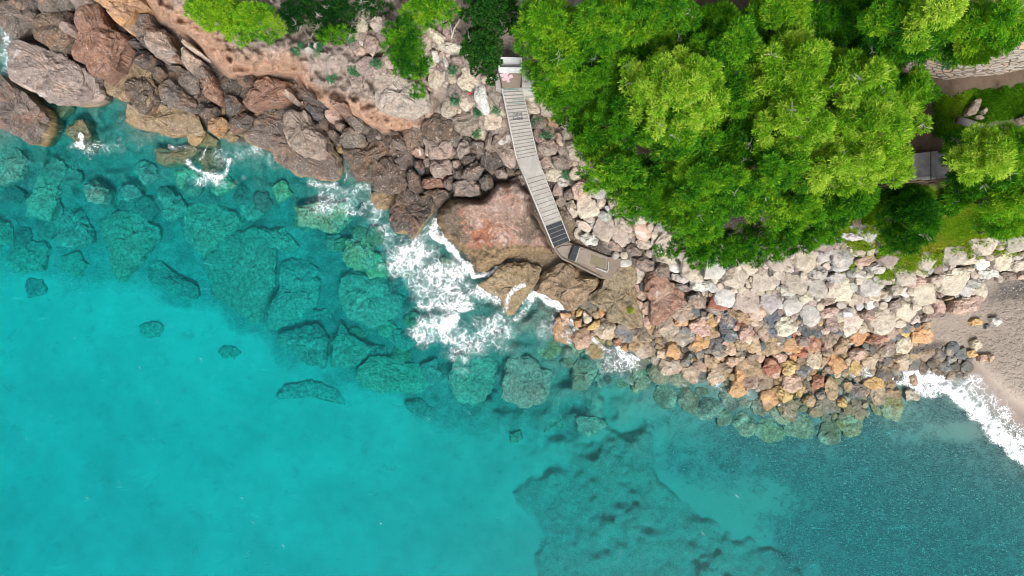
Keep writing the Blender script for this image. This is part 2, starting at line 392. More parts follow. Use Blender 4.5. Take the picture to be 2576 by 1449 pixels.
def Hf(P):
    P = np.asarray(P, float); shp = P.shape[:-1]; Q = P.reshape(-1, 2)
    Qc = np.stack([np.clip(Q[:, 0], -60, 2640), np.clip(Q[:, 1], -60, 1520)], -1)
    out = np.empty(len(Q))
    for i in range(0, len(Q), 20000):
        q = Qc[i:i+20000]
        out[i:i+20000] = np.hypot(q[:, None, 0]-HP[None, :, 0], q[:, None, 1]-HP[None, :, 1])@_W/1000+1.
    d = sdf(Q, CLIFF)+7*fbm(np.stack([Q[:, 0]/38, Q[:, 1]/38, Q[:, 0]*0], -1), 3, 3)
    m = sstep(6, -12, d)
    top = np.interp(Qc[:, 1], [0, 100, 200, 330], [7.2, 6.0, 4.9, 4.1])+ np.interp(Qc[:, 0], [380, 600, 1100], [-.5, 0, .3])
    top = top + .5*fbm(np.stack([Q[:, 0]/70, Q[:, 1]/70, Q[:, 0]*0], -1), 5, 4) - .9*sstep(-45, 0, d)
    H = out*(1-m)+np.maximum(top, out)*m
    for i, R in enumerate(REEF):
        dr = sdf(Q, R)+14*fbm(np.stack([Q[:, 0]/45, Q[:, 1]/45, Q[:, 0]*0+i], -1), 9, 4)
        H = H + sstep(10, -14, dr)*(.16+.2*fbm(np.stack([Q[:, 0]/30, Q[:, 1]/30, Q[:, 0]*0], -1), 11, 4))
    # rugged ground on land
    r = fbm(np.stack([Q[:, 0]/55, Q[:, 1]/55, Q[:, 0]*0], -1), 21, 4)
    land = sstep(.3, 1.5, H)
    soft = np.maximum(sstep(10, -10, sdf(Q, SAND)), sstep(10, -10, sdf(Q, GRASS)))
    r2 = np.abs(fbm(np.stack([Q[:, 0]/24, Q[:, 1]/24, Q[:, 0]*0], -1), 23, 4))
    H = H + (r*.16+m*(.3-1.05*r2))*land*(1-soft)
    nr_ = sstep(-3.4, -2.2, H)*sstep(-.1, -.6, H)*sstep(1750, 1500, Q[:, 0])
    H = H + nr_*(.42*fbm(np.stack([Q[:, 0]/34, Q[:, 1]/34, Q[:, 0]*0], -1), 24, 4)+.12)
    H = H + .05*fbm(np.stack([Q[:, 0]/120, Q[:, 1]/120, Q[:, 0]*0], -1), 31, 3)*(1-land)
    return H.reshape(shp)

def build_terrain():
    def axis(lo, hi, step):
        a = list(np.arange(lo, hi+.1, step)); s = step; x = lo; pre = []
        while x > lo-1600: s *= 1.35; x -= s; pre.append(x)
        x = a[-1]; s = step; post = []
        while x < hi+1600: s *= 1.35; x += s; post.append(x)
        return np.array(pre[::-1]+a+post)
    X = axis(-60, 2640, 4.5); Y = axis(-60, 1510, 4.5)
    gx, gy = np.meshgrid(X, Y); P = np.stack([gx, gy], -1)
    H = Hf(P); xy = w(P, H)
    V = np.concatenate([xy, H[..., None]], -1).reshape(-1, 3)
    Q = P.reshape(-1, 2); h = H.ravel(); nx, ny = len(X), len(Y)
    idx = np.arange(nx*ny).reshape(ny, nx)
    F = np.stack([idx[:-1, :-1], idx[1:, :-1], idx[1:, 1:], idx[:-1, 1:]], -1).reshape(-1, 4)
    n1 = fbm(np.stack([Q[:, 0]/90, Q[:, 1]/90, h*0], -1), 41, 5)
    n2 = fbm(np.stack([Q[:, 0]/25, Q[:, 1]/25, h*0], -1), 43, 4)
    def mixc(c, new, f): return c*(1-f[:, None])+np.asarray(new)*f[:, None]
    c = np.tile(np.array((.41, .385, .33)), (len(Q), 1))                       # sea sand
    rock = np.zeros(len(Q)); grav = np.zeros(len(Q))
    c = c*(1+.10*n1+.05*n2)[:, None]
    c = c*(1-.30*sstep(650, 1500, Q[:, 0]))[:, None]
    # rocky nearshore bottom
    near = sstep(30, -50, sdf(Q, conv('T', '-400,690 0,690 200,710 350,730 520,800 680,870 850,970 1100,1040 1300,1070 1450,1090 1600,1000 1700,960 1700,-400 -400,-400'))+45*n1)
    c = mixc(c, (.15, .155, .13), near*np.clip(.55+.3*n2+.35*n1-.35*sstep(520, 640, Q[:, 1])*sstep(900, 500, Q[:, 0]), 0, 1)); rock = np.maximum(rock, near*.8)
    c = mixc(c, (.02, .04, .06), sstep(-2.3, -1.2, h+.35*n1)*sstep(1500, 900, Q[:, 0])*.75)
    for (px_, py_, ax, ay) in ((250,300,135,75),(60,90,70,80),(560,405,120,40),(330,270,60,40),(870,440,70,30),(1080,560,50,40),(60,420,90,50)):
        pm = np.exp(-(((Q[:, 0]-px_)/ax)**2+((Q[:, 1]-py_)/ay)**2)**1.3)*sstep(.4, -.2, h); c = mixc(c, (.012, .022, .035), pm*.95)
    for kR, R in enumerate(REEF):
        f = sstep(8, -8, sdf(Q, R)+14*fbm(np.stack([Q[:, 0]/45, Q[:, 1]/45, Q[:, 0]*0+kR], -1), 9, 4))
        c = mixc(c, (.23, .21, .16), f*np.clip(.45+.4*n1+.3*n2, 0, 1)*.55); rock = np.maximum(rock, f*.6)
    c = mixc(c, (.22, .215, .18), sstep(-3.3, -1.6, h+.35*n1))
    f = sstep(200, -130, sdf(Q, GRAVEL)+75*n1); grav = np.maximum(grav, f)
    c = mixc(c, (.11, .14, .155), f*.8)
    patch = np.exp(-(((Q[:, 0]-2400)/90)**2+((Q[:, 1]-1085)/32)**2)**1.4)
    c = mixc(c, (.22, .19, .17), patch); grav *= 1-patch
    land = sstep(-.45, .1, h)*(1-sstep(2290, 2330, Q[:, 0])*sstep(870, 900, Q[:, 1]))
    c = mixc(c, (.085, .07, .06), land); rock = np.maximum(rock, land*.6)
    hi = sstep(2.2, 4., h)*land
    c = mixc(c, (.34, .285, .245), hi*sstep(1560, 1420, Q[:, 0])*(.75+.25*np.clip(n2, -1, 1)))
    tanz = 0*h+sstep(25, -15, sdf(Q, conv('T', '1160,560 1440,560 1470,640 1600,690 1720,730 1720,800 1500,800 1300,760 1180,690'))+10*n1)*land; c = mixc(c, (.20, .15, .10), tanz*.9)
    rv = sstep(20, -20, sdf(Q, conv('T', '1425,520 1470,460 1600,460 1700,640 1900,640 2100,560 2250,560 2600,560 2600,720 2450,760 2300,815 2000,800 1700,700 1560,660'))); c = mixc(c, (.15, .13, .115), rv*.8)
    # pine floor
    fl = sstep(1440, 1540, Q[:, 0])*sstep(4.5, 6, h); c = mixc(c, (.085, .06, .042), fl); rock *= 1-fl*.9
    # cliff
    dc = sdf(Q, CLIFF); m = sstep(14, 2, dc+6*n2)
    orange = sstep(-75, -12, dc+16*n1)*sstep(1130, 1000, Q[:, 0])
    cc = mixc(np.tile(np.array((.44, .365, .32)), (len(Q), 1)), (.54, .31, .20), orange*.85)
    cc = mixc(cc, (.20, .15, .12), sstep(-4, 8, dc+5*n2)*.8)
    cc = mixc(cc, (.20, .165, .13), sstep(.1, .7, n1)*sstep(-50, -110, dc)*.7)
    c = c*(1-m[:, None])+cc*m[:, None]; rock = np.maximum(rock, m)
    # beach
    s = sstep(14, -14, sdf(Q, SAND)+16*n1)*sstep(-.7, -.2, h)
    sc = mixc(np.tile(np.array((.285, .24, .20)), (len(Q), 1)), (.33, .28, .235), sstep(2420, 2540, Q[:, 0]-.2*(Q[:, 1]-900)+30*n1)*sstep(880, 960, Q[:, 1]))
    sc = mixc(sc, (.155, .12, .105), sstep(.32, .08, h)*.7)
    c = c*(1-s[:, None])+sc*s[:, None]; rock = rock*(1-s*.85); grav *= 1-s*.9
    g2 = np.exp(-(((Q[:, 0]-2560)/100)**2+((Q[:, 1]-728-(2560-Q[:, 0])*.25)/30)**2)**1.5); grav = np.maximum(grav, g2*1.2); c = c*(1-.35*g2)[:, None]
    # grass slope
    g = sstep(12, -12, sdf(Q, GRASS)+12*n2); c = mixc(c, (.10, .15, .03), g)
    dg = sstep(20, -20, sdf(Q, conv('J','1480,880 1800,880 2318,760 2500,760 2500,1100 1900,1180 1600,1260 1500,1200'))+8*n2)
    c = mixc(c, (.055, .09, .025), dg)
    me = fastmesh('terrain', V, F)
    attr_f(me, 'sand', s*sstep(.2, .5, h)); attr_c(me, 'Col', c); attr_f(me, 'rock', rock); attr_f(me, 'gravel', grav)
    o = link('terrain', me, M['terrain']); tag(o, kind='structure'); return o
build_terrain()

# ------------------------------------------------------------------ rocks
ROCKS = []      # records for labelling
def rock(name, T, mat, col, top, waist=None, bot=None, seed=0, res=None, box=.62, facets=7, rough=.10, tilt=0., flat=.85, base=None, elo=.75, record=True, cname=None, conc=False):
    T = np.asarray(T, float); cT = T.mean(0)
    if mat == 'lime': col = tuple(min(.8, x*.81) for x in col)
    if mat == 'shore' and cname not in ('orange', 'yellow ochre', 'tan', 'slate'): col = tuple(x*.88 for x in col)
    if mat == 'cong': col = tuple(x*.72 for x in col)
    if mat == 'tan': col = tuple(x*.8 for x in col)
    if mat == 'congp': col = tuple(x*.88 for x in col)
    g = float(Hf(cT[None])[0]) if base is None else base
    P0 = w(T, g); size = float(np.sqrt(max(1e-3, abs(np.sum(P0[:, 0]*np.roll(P0[:, 1], -1)-np.roll(P0[:, 0], -1)*P0[:, 1]))/2)))
    wz = g+top*.35 if waist is None else waist
    zt = g+top
    P = w(T, wz); C = P.mean(0)
    n = res or int(np.clip(size*20, 26, 150)); nr = max(7, n//4)
    r_ = np.random.default_rng(seed*7+11)
    th = np.linspace(0, 2*np.pi, n, endpoint=False)
    d = np.stack([np.cos(th), np.sin(th)], -1)
    R = np.zeros(n)
    for i in range(len(P)):
        a = P[i]-C; b = P[(i+1) % len(P)]-C; e = b-a
        den = d[:, 0]*e[1]-d[:, 1]*e[0]; den = np.where(abs(den) < 1e-9, 1e-9, den)
        t = (a[0]*e[1]-a[1]*e[0])/den; u = (a[0]*d[:, 1]-a[1]*d[:, 0])/den
        ok = (t > 0) & (u >= -1e-6) & (u <= 1+1e-6); R = np.where(ok, np.maximum(R, t), R)
    R = np.where(R <= 0, size*.5, R)
    for _ in range(n//60): R = .5*R+.25*(np.roll(R, 1)+np.roll(R, -1))
    hb = bot if bot is not None else max(.35, size*.45)
    ts = np.linspace(0, np.pi/2, nr+1)[1:]
    rho = np.sin(ts)**box; zz = np.cos(ts)**box
    zz[-1] = 0
    rows = [(rho[i], zz[i]*(zt-wz)) for i in range(nr)]
    rows += [(.97, -.3*hb), (.86, -.7*hb), (.6, -1.*hb)]
    V = [(0, 0, zt-wz)]
    A = np.array([[(q*R[k]*d[k, 0], q*R[k]*d[k, 1], z) for k in range(n)] for q, z in rows]).reshape(-1, 3)
    A = np.concatenate([[(0, 0, zt-wz)], A, [(0, 0, -hb)]])
    A[:, 2] += tilt*A[:, 0]*np.where(A[:, 2] > 0, 1, 0)*.5
    # facets
    sc = np.array([R.mean(), R.mean(), max(zt-wz, .1)])
    B = A/sc
    for k in range(facets):
        a = r_.uniform(0, 2*np.pi); el = r_.uniform(elo, 1.45)
        nrm = np.array([math.cos(a)*math.cos(el), math.sin(a)*math.cos(el), math.sin(el)])
        q = B@nrm; mx = q.max(); lim = mx*r_.uniform(flat-.08, flat+.1)
        B = B-np.maximum(0, q-lim)[:, None]*nrm*.97
    A = B*sc
    wp = A+np.array([C[0], C[1], wz])
    nv = A/np.maximum(np.linalg.norm(A, axis=1), 1e-6)[:, None]; nv[:, 2] = np.maximum(nv[:, 2], .2)
    f1 = fbm(wp*(1.1/max(size, .5))*2.2, seed+5, 5, .6); f2 = np.abs(fbm(wp*2.1, seed+9, 4, .6))
    A = A+nv*(f1*rough*min(size, 2.6)-f2*rough*.8*min(size, 1.8))[:, None]*np.where(A[:, 2:3] < 0, .4, 1)
    F = []
    m = len(rows)
    idx = 1+np.arange(m*n).reshape(m, n)
    a = idx[:-1]; b = idx[1:]
    quads = np.stack([a, b, np.roll(b, -1, 1), np.roll(a, -1, 1)], -1).reshape(-1, 4)
    me = bpy.data.meshes.new(name)
    faces = [(0, int(idx[0, k]), int(idx[0, (k+1) % n])) for k in range(n)]+[tuple(q) for q in quads.tolist()]+[(int(idx[-1, (k+1) % n]), int(idx[-1, k]), m*n+1) for k in range(n)]
    me.from_pydata((A+np.array([0, 0, hb])).tolist(), [], faces)
    me.polygons.foreach_set('use_smooth', np.full(len(me.polygons), False)); me.update()
    o = link(name, me, M[mat] if isinstance(mat, str) else mat)
    o.location = (C[0], C[1], wz-hb)
    o.color = (*col, 1)
    if record: ROCKS.append(dict(o=o, T=cT, size=size, cname=cname, name=name, elong=(P.max(0)-P.min(0)).max()/max(.05, (P.max(0)-P.min(0)).min()), wp=wp))
    return o

PAL = {'dark grey':(.095,.078,.067),'brown':(.135,.10,.075),'grey':(.175,.145,.125),'pinkish grey':(.26,.205,.175),'reddish brown':(.27,.15,.105),
 'red':(.31,.12,.08),'orange':(.44,.25,.12),'yellow ochre':(.46,.32,.13),'tan':(.30,.225,.14),'cream':(.53,.46,.37),'pale grey':(.44,.42,.39),
 'white':(.60,.585,.555),'pink':(.47,.33,.27),'beige':(.44,.38,.31),'blue grey':(.14,.18,.21),'charcoal':(.07,.075,.08),'slate':(.10,.12,.135),
 'olive':(.20,.19,.11),'green grey':(.15,.165,.13),'pale yellow':(.34,.31,.19)}
def pal(n, r, j=.12):
    c = np.array(PAL[n]); return tuple(np.clip(c*(1+r.uniform(-j, j))*(1+r.uniform(-.04, .04, 3)), 0.01, .95))

# --- surveyed rocks: zone | outline | kind | colour | height | options | label
BIG = """
A|0,100 180,30 340,0 420,0 380,100 400,170 390,240 250,310 230,380 100,290 0,215 -120,150 -100,60|cong|grey|1.7||grey boulder with a tan underside in the top left corner of the cove
A|400,-60 700,-60 690,20 640,90 520,150 410,170 370,110|cong|grey|1.9||grey block wedged at the frame top right of the top left corner boulder
A|410,190 520,150 640,100 740,140 770,200 765,300 740,400 600,480 500,470 400,400 365,330 370,260|cong|brown|2.0||brown boulder with a small pale stone perched on its right shoulder
A|710,40 760,5 840,0 900,30 870,80 820,120 770,145 720,115|congp|pinkish grey|2.4|box=.8|round pinkish grey stone above the big red boulder
A|800,170 880,70 950,80 1000,170 1060,270 1170,320 1190,430 1130,560 1080,650 950,760 850,640 750,570 740,450 750,330 770,250|cong|reddish brown|2.6|box=.7|big red egg shaped boulder with a pink crown beside the orange tongue
A|645,300 700,270 760,280 755,330 700,360 655,335|congp|pinkish grey|2.9||small pale stone resting on the brown boulder beside the red one
A|150,420 240,400 340,420 460,460 600,480 740,560 860,640 930,720 955,820 950,900 860,930 700,945 560,930 420,900 330,840 200,740 180,560|congp|pinkish grey|2.6|box=.55|huge pinkish grey boulder below the brown and red boulders, tilted slab top
A|470,930 700,950 640,1010 540,1090 480,1080 440,990|tan|tan|.5||low ochre ledge under the huge pinkish grey boulder at the dark pool
A|-60,640 100,710 200,780 300,850 370,930 440,990 475,1080 460,1200 400,1250 390,1330 340,1330 190,1240 0,1140 -80,1080|cong|grey|2.3|box=.55|dark grey pointed boulder with white guano dots at the left edge
A|860,-60 1280,-60 1340,60 1290,120 1280,220 1200,320 1150,290 1100,170 1000,110 920,50|congp|orange|3.6|box=.6|orange rock tongue pointing down from the cliff at the frame top
A|1280,130 1380,120 1420,250 1390,330 1330,350 1220,340 1230,260|cong|grey|2.1||grey block between the orange tongue and the oval pale boulder
A|1390,280 1460,260 1530,290 1580,370 1640,490 1600,550 1500,570 1410,510 1385,400|congp|pinkish grey|2.5|box=.7|oval pale boulder leaning just under the cliff corner
A|1180,470 1230,430 1290,470 1430,500 1460,590 1420,660 1430,800 1450,900 1400,1000 1340,1060 1260,1020 1200,930 1110,920 1010,850 985,760 1080,640 1170,540|cong|tan|1.2||broad olive tan boulder right of the dark pool carrying two smaller rocks
A|1270,470 1400,490 1460,560 1440,620 1330,640 1250,600|cong|dark grey|2.1||rounded dark rock on the upper end of the broad olive boulder
A|1180,750 1330,720 1430,800 1450,920 1390,1000 1330,1050 1260,1010 1180,850|cong|brown|1.9||brown rock sitting on the lower end of the broad olive boulder
A|1140,1030 1200,940 1330,1000 1480,950 1760,990 1860,1150 1860,1220 1740,1240 1560,1255 1400,1190 1240,1160 1180,1110|tan|tan|1.0|box=.45|long flat ochre slab reaching into the water above the tan arm rock
A|1460,830 1530,750 1620,750 1720,860 1780,940 1770,1000 1700,1010 1480,940|cong|grey|2.0||grey triangular boulder standing on the long flat ochre slab
A|1700,470 1740,465 1870,590 1830,640 1780,700 1730,640 1700,560|congp|pinkish grey|2.3||pale pink wedge rock leaning against the orange cliff foot
A|1715,410 1770,420 1865,510 1840,525 1780,500 1720,450|congp|cream|2.7||cream sliver of stone lodged against the cliff
A|1850,740 1960,690 2040,820 2055,910 2000,970 1900,910 1870,850|cong|reddish brown|1.8||
A|2060,900 2120,870 2190,890 2230,980 2180,1030 2110,1080 2060,1040|cong|dark grey|1.8||
A|1820,990 1880,935 1970,960 2000,1000 1960,1060 1890,1095 1830,1050|cong|dark grey|1.6||
A|1895,1140 1950,1065 2040,1065 2090,1120 2070,1190 1990,1250 1920,1220|cong|orange|1.5||rusty orange brown round boulder at the water above the square block
B|300,1080 380,1040 450,1030 530,1080 510,1160 420,1220 340,1230 290,1170|cong|dark grey|1.7||
A|1740,1190 1850,1185 1880,1230 1860,1310 1800,1350 1740,1320 1720,1250|cong|tan|1.3||
M|1365,270 1410,215 1560,220 1680,215 1740,190 1850,210 1830,260 1790,330 1740,350 1640,370 1500,390 1440,330 1420,290|tan|tan|1.3|box=.45|curved tan arm of rock just above the water beside the square block
M|1870,215 2020,225 2040,390 2000,430 1930,460 1860,420 1835,350|tan|tan|1.5|box=.35|square tan block standing in the foam
A|1840,1330 1880,1190 1990,1280 1980,1330 1890,1345|cong|tan|.9||
A|2030,1250 2120,1180 2160,1240 2100,1290|cong|tan|.9||
A|645,1170 740,1080 820,1090 860,1160 885,1250 860,1310 800,1380 740,1370 640,1230|tan|tan|1.75||ochre islet rock in the dark pool with foam spilling over it
A|1200,400 1270,370 1320,400 1300,450 1240,450|cong|dark grey|1.6||
A|1310,350 1385,340 1390,440 1350,460 1310,400|cong|dark grey|1.6||
A|1420,620 1500,610 1530,680 1490,740 1430,750|cong|brown|1.6||
A|1820,660 1880,620 1930,680 1930,740 1860,735|cong|grey|1.7||
A|1560,620 1680,620 1690,650 1620,670 1560,650|cong|dark grey|1.4||
A|1590,540 1650,510 1690,550 1680,590 1600,590|cong|reddish brown|1.6||small red stone below the oval pale boulder
B|360,750 430,680 490,670 500,760 450,840 400,800|cong|dark grey|1.9||
B|500,760 640,700 780,740 880,800 830,940 700,960 560,980 500,1020 420,990 400,880 470,830|cong|reddish brown|1.6||wide reddish brown boulder in the dark recess under the cliff overhang
B|790,840 850,830 900,920 870,950 800,900|congp|pinkish grey|2.0||pale finger of rock lying on the wide reddish brown boulder
N|370,110 540,-50 620,-120 900,-170 960,-120 1100,30 1200,150 1250,260 1300,350 1270,510 1120,510 1040,480 960,470 830,400 700,340 670,260 540,200 430,150|cong|grey|1.5|box=.5|huge grey boulder with an ochre foot carrying a pale block
N|800,-60 870,-110 990,-90 1060,0 1080,50 1160,120 1175,280 1100,330 960,320 860,250 810,130|congp|pinkish grey|2.6|box=.6|big pale block lying on the huge grey boulder at the waterline
B|960,920 1050,930 1150,1000 1130,1080 1050,1090 980,1000|cong|charcoal|1.3||
B|1190,960 1250,925 1350,960 1340,1010 1240,1010|congp|reddish brown|2.1||dull red slab directly under the cliff edge
B|1150,1050 1200,1005 1280,1020 1290,1070 1230,1110 1165,1100|congp|pink|2.0||round pink stone touching the dull red slab under the cliff
B|1330,1070 1380,1020 1480,1090 1545,1160 1500,1210 1430,1200 1350,1120|cong|grey|2.0||
B|1270,1250 1300,1190 1380,1160 1500,1200 1525,1280 1480,1350 1330,1345 1280,1300|cong|grey|1.9|box=.7|
B|1240,1110 1290,1100 1335,1150 1300,1200 1250,1190|cong|grey|1.6||
B|1170,1200 1230,1180 1275,1230 1240,1290 1180,1260|cong|dark grey|1.6||
B|885,790 960,790 1060,880 1180,960 1170,1000 1050,930 940,900 880,830|cong|dark grey|1.5||dark shelf of rock under the cliff between the recess and the dull red slab
B|1585,780 1640,690 1720,650 1850,720 2050,780 2100,850 2060,960 1980,1060 1900,1085 1780,1060 1640,1000 1600,900|congp|beige|1.3|box=.5|white speckled dome of conglomerate at the cliff rim with three small bushes
B|2040,700 2110,740 2170,850 2170,950 2100,1070 2030,1070 2080,940 2100,850|congp|pinkish grey|1.3||
N|1290,230 1520,210 1600,120 1700,150 1750,260 1640,300 1600,420 1560,520 1440,520 1390,420 1310,290|cong|brown|1.4|box=.5|broad dark brown boulder with a tan toe beside the narrow water gap
N|1560,430 1650,300 1760,290 1880,390 1890,540 1800,620 1700,640 1600,620 1565,520|cong|brown|1.7|box=.6|dark brown rounded boulder with an orange patch above the foaming bay
D|525,450 590,400 650,480 655,560 600,625 540,590|cong|dark grey|2.1||
D|190,600 300,630 430,625 430,690 380,760 240,770 190,690|tan|tan|.8||tan ledge at the water below the orange patched brown boulder
D|440,640 540,600 640,640 740,620 770,700 760,790 680,880 620,990 560,1035 520,990 410,980 380,920 350,780|cong|dark grey|1.7|box=.5|big dark speckled boulder jutting into the foam left of the red slab
D|640,630 760,580 900,600 910,640 800,740 770,720 740,640|cong|brown|1.3||
D|740,330 780,290 900,290 945,370 920,440 830,495 760,480 725,410|slope|pinkish grey|2.0|box=.7|round pinkish boulder with a white splash on its face
D|650,520 690,450 760,490 860,500 880,560 800,570 670,580|cong|reddish brown|1.6||reddish rock under the boulder with the white splash
D|860,500 940,470 930,560 890,590 850,560|cong|grey|1.6||
D|1010,480 1060,390 1150,330 1220,390 1170,480 1080,505|cong|grey|1.8||
D|930,540 1000,490 1120,500 1180,550 1200,640 1100,655 940,640|slope|grey|1.3||
D|1170,500 1240,440 1300,490 1300,580 1230,600 1180,560|cong|grey|1.4||
D|960,200 1040,140 1100,200 1090,250 990,310 960,260|slope|pinkish grey|1.2||
D|990,310 1080,260 1150,280 1120,350 1030,375|cong|dark grey|1.1||
D|1100,180 1160,140 1220,170 1210,270 1150,270|cong|grey|1.1||
D|1220,150 1250,80 1290,90 1280,200 1230,235|slope|pinkish grey|1.1||
D|1300,110 1400,0 1450,20 1500,240 1510,370 1480,410 1400,370 1350,280 1280,190|slope|pinkish grey|1.1|box=.5|long pinkish slab lying against the left side of the stairs
D|1310,400 1390,390 1435,460 1420,490 1330,480 1310,440|slope|pinkish grey|1.1||
D|575,330 640,310 690,380 690,440 640,460 590,400|cong|charcoal|1.5||
D|360,60 440,70 500,130 530,220 480,250 400,190 370,120|cong|grey|1.5||
D|540,240 600,190 680,230 680,300 590,290|slope|reddish brown|1.2||brick red rock left of the white spotted grey boulder
D|690,110 800,100 930,130 950,220 940,300 800,320 730,330 690,250|slope|pinkish grey|1.4|box=.6|broad grey boulder with white spots above the round white splashed one
D|1440,500 1480,470 1560,440 1600,520 1550,560|slope|pinkish grey|.5||
E|1150,540 1300,440 1390,370 1500,335 1640,350 1730,410 1730,470 1670,540 1600,640 1540,740 1480,800 1430,840 1390,790 1370,660 1270,610|tan|tan|.95|base=-.1,box=.6|smooth rounded tan and rust rock with white water running over it
G|100,110 130,40 260,-100 420,-90 600,10 680,40 620,120 560,190 550,240 450,310 370,310 300,250 200,190 100,160|tan|tan|1.2|base=0,box=.4|flat tan slab below the concrete landing between two dark cracks
G|580,190 680,60 800,-60 960,-90 1000,-40 1010,250 1065,450 1020,465 830,455 760,460 730,420 740,310 660,270 610,240|tan|tan|1.35|base=0,box=.4|flat brown slab with a green weed tuft beside the rubble filled crack
G|1060,-30 1170,-20 1290,40 1350,90 1430,180 1410,280 1300,380 1170,450 1120,440 1100,300 1070,150|slope|reddish brown|1.5|base=.1,box=.4|flat reddish pink slab right of the rubble filled crack
F|970,970 1060,960 1170,1010 1170,1090 1100,1110 1000,1060|slope|grey|1.0||
F|1170,1070 1220,1010 1290,1040 1300,1150 1220,1165 1170,1120|slope|grey|1.0||
F|680,820 800,810 880,890 880,930 760,900 700,870|slope|grey|.9||
F|900,900 960,840 1060,920 1060,960 960,960|slope|grey|.9||
F|480,790 560,740 670,800 650,860 540,860|lime|white|.8||
F|360,480 430,445 480,540 480,600 440,620 380,560|lime|beige|.9||
F|410,330 500,280 580,300 580,400 500,470 430,430|slope|pink|1.3||rough pink boulder beside the stairs at the top of the stone revetment
F|340,390 410,350 440,430 400,460 350,430|slope|grey|1.0||
F|300,500 360,490 430,620 380,660 320,600|slope|brown|.8||
F|890,590 960,565 1100,600 1125,640 1080,675 960,660|lime|cream|.8||
F|790,620 850,600 990,690 980,750 900,740 800,680|lime|beige|.8||
F|710,510 760,500 900,560 880,595 780,590|lime|white|.8||
F|630,560 700,545 795,600 760,640 690,640|lime|pale grey|.7||
F|450,630 540,640 610,700 570,755 480,700|lime|cream|.8||
F|985,830 1060,790 1170,850 1120,905 1010,890|lime|beige|.8||grey beige boulder with an orange patch in the stone revetment
F|1175,940 1250,930 1370,990 1330,1040 1200,1010|lime|beige|.8||
F|1320,1120 1500,1130 1490,1200 1420,1210 1330,1170|lime|pale grey|.8||
F|1490,1180 1560,1150 1670,1190 1670,1275 1560,1280 1500,1250|lime|pale grey|.9||
F|1355,1210 1460,1210 1520,1270 1450,1290 1370,1250|lime|grey|.8||
F|1470,1320 1560,1295 1630,1330 1630,1430 1540,1430 1480,1390|shore|grey|1.0||
G|1480,430 1600,370 1670,440 1660,540 1590,555 1490,510|shore|pink|.9||orange pink rough block among the small rubble below the reddish slab
G|1820,290 1960,280 2065,400 2020,450 1930,420 1850,360|shore|tan|.9||long tan boulder at the lower edge of the pale revetment
G|1650,260 1760,270 1815,320 1780,370 1690,350 1645,310|lime|grey|.8||
G|1350,400 1400,380 1475,390 1475,465 1355,460|shore|orange|.7||
G|1885,590 1960,565 2020,620 1990,680 1910,690|shore|tan|.6||
G|1900,840 1960,810 1995,900 1960,970 1890,960|shore|orange|.7||
G|1830,740 1930,740 1940,790 1870,835 1810,800|shore|pink|.6||
G|2170,760 2250,740 2310,830 2290,935 2210,930 2175,850|shore|red|.8||
G|1375,790 1500,680 1520,720 1470,830 1420,830|shore|slate|.7||
G|1520,690 1610,660 1630,740 1560,770|shore|slate|.6||
G|520,300 600,380 610,420 540,450 520,380|shore|cream|.7|base=-.1|
G|560,470 630,410 680,400 680,470 570,510|shore|yellow ochre|.6|base=-.1|
G|660,310 740,290 740,330 680,405|shore|orange|.8|base=0|
G|440,420 520,380 510,470 440,485|shore|orange|.5|base=-.1|
G|460,330 500,290 525,310 500,370 460,380|shore|yellow ochre|.6|base=-.1|
G|310,340 420,345 415,390 330,400|shore|orange|.5|base=-.15|
G|265,390 310,370 345,450 320,460|shore|orange|.5|base=-.15|
G|795,590 850,560 880,590 860,650 810,640|shore|red|.5|base=-.1|red stone at the foam edge below the brown slab
G|930,590 1010,570 1060,620 990,710 930,670|shore|tan|.5|base=-.15|
G|1190,680 1280,660 1320,710 1260,760 1190,740|shore|cream|.5||
I|0,295 60,310 100,390 90,480 0,470 -60,400|shore|red|.8||
I|110,350 170,305 240,320 235,440 170,460 115,430|shore|yellow ochre|.8||bright yellow block in the middle of the orange rubble
I|20,570 90,530 210,610 210,670 130,710 80,650|shore|yellow ochre|.8||
I|225,570 290,520 330,560 290,655 240,640|shore|yellow ochre|.7||
I|385,480 450,430 500,470 490,560 440,590 390,560|shore|red|.7||dark red boulder streaked with white at the rubble edge
I|480,520 540,450 615,500 610,680 540,680 490,610|shore|tan|.8||
I|300,670 370,600 435,680 380,760 320,720|shore|tan|.7||
I|600,670 660,645 715,700 690,755 620,740|shore|yellow ochre|.7||
I|420,620 480,590 515,640 490,675 430,665|shore|blue grey|.6||
I|850,500 960,450 1060,510 1060,570 930,580 860,540|shore|yellow ochre|.65||
I|650,530 700,490 760,520 750,600 700,620|shore|tan|.5||
I|870,150 950,40 1060,75 1020,170 960,185|shore|reddish brown|1.0||
I|710,240 780,195 880,230 870,280 810,330 740,310|shore|pink|.9||
I|585,170 640,110 705,130 710,240 640,265 590,240|shore|tan|.9||
I|215,230 290,195 355,250 340,295 250,285|shore|red|.7||
I|20,250 90,240 180,280 150,330 90,345|shore|pink|.7||
I|240,110 340,85 385,140 350,195 260,180|shore|pinkish grey|.8||
I|470,200 530,160 575,210 560,300 480,270|shore|grey|.7||
I|1230,590 1290,560 1385,600 1370,690 1240,680|shore|pale grey|.45||
I|1040,590 1120,550 1210,600 1200,665 1050,660|shore|tan|.4||
I|1270,460 1320,420 1350,500 1330,560 1280,530|shore|pink|.5||
I|900,690 940,685 1025,770 1020,820 960,810|subm|pale yellow|.35||pale oblong stone under shallow water off the rubble
I|850,780 900,765 925,820 890,850|subm|pale yellow|.35||small pale stone under water beside the oblong one
H|1620,920 1700,880 1880,860 1930,900 1870,980 1720,1050 1620,1010|congp|pink|1.1|box=.5|large smooth pink boulder half buried in the beach sand
H|1370,1030 1590,1000 1620,1040 1390,1115|shore|pinkish grey|.7||
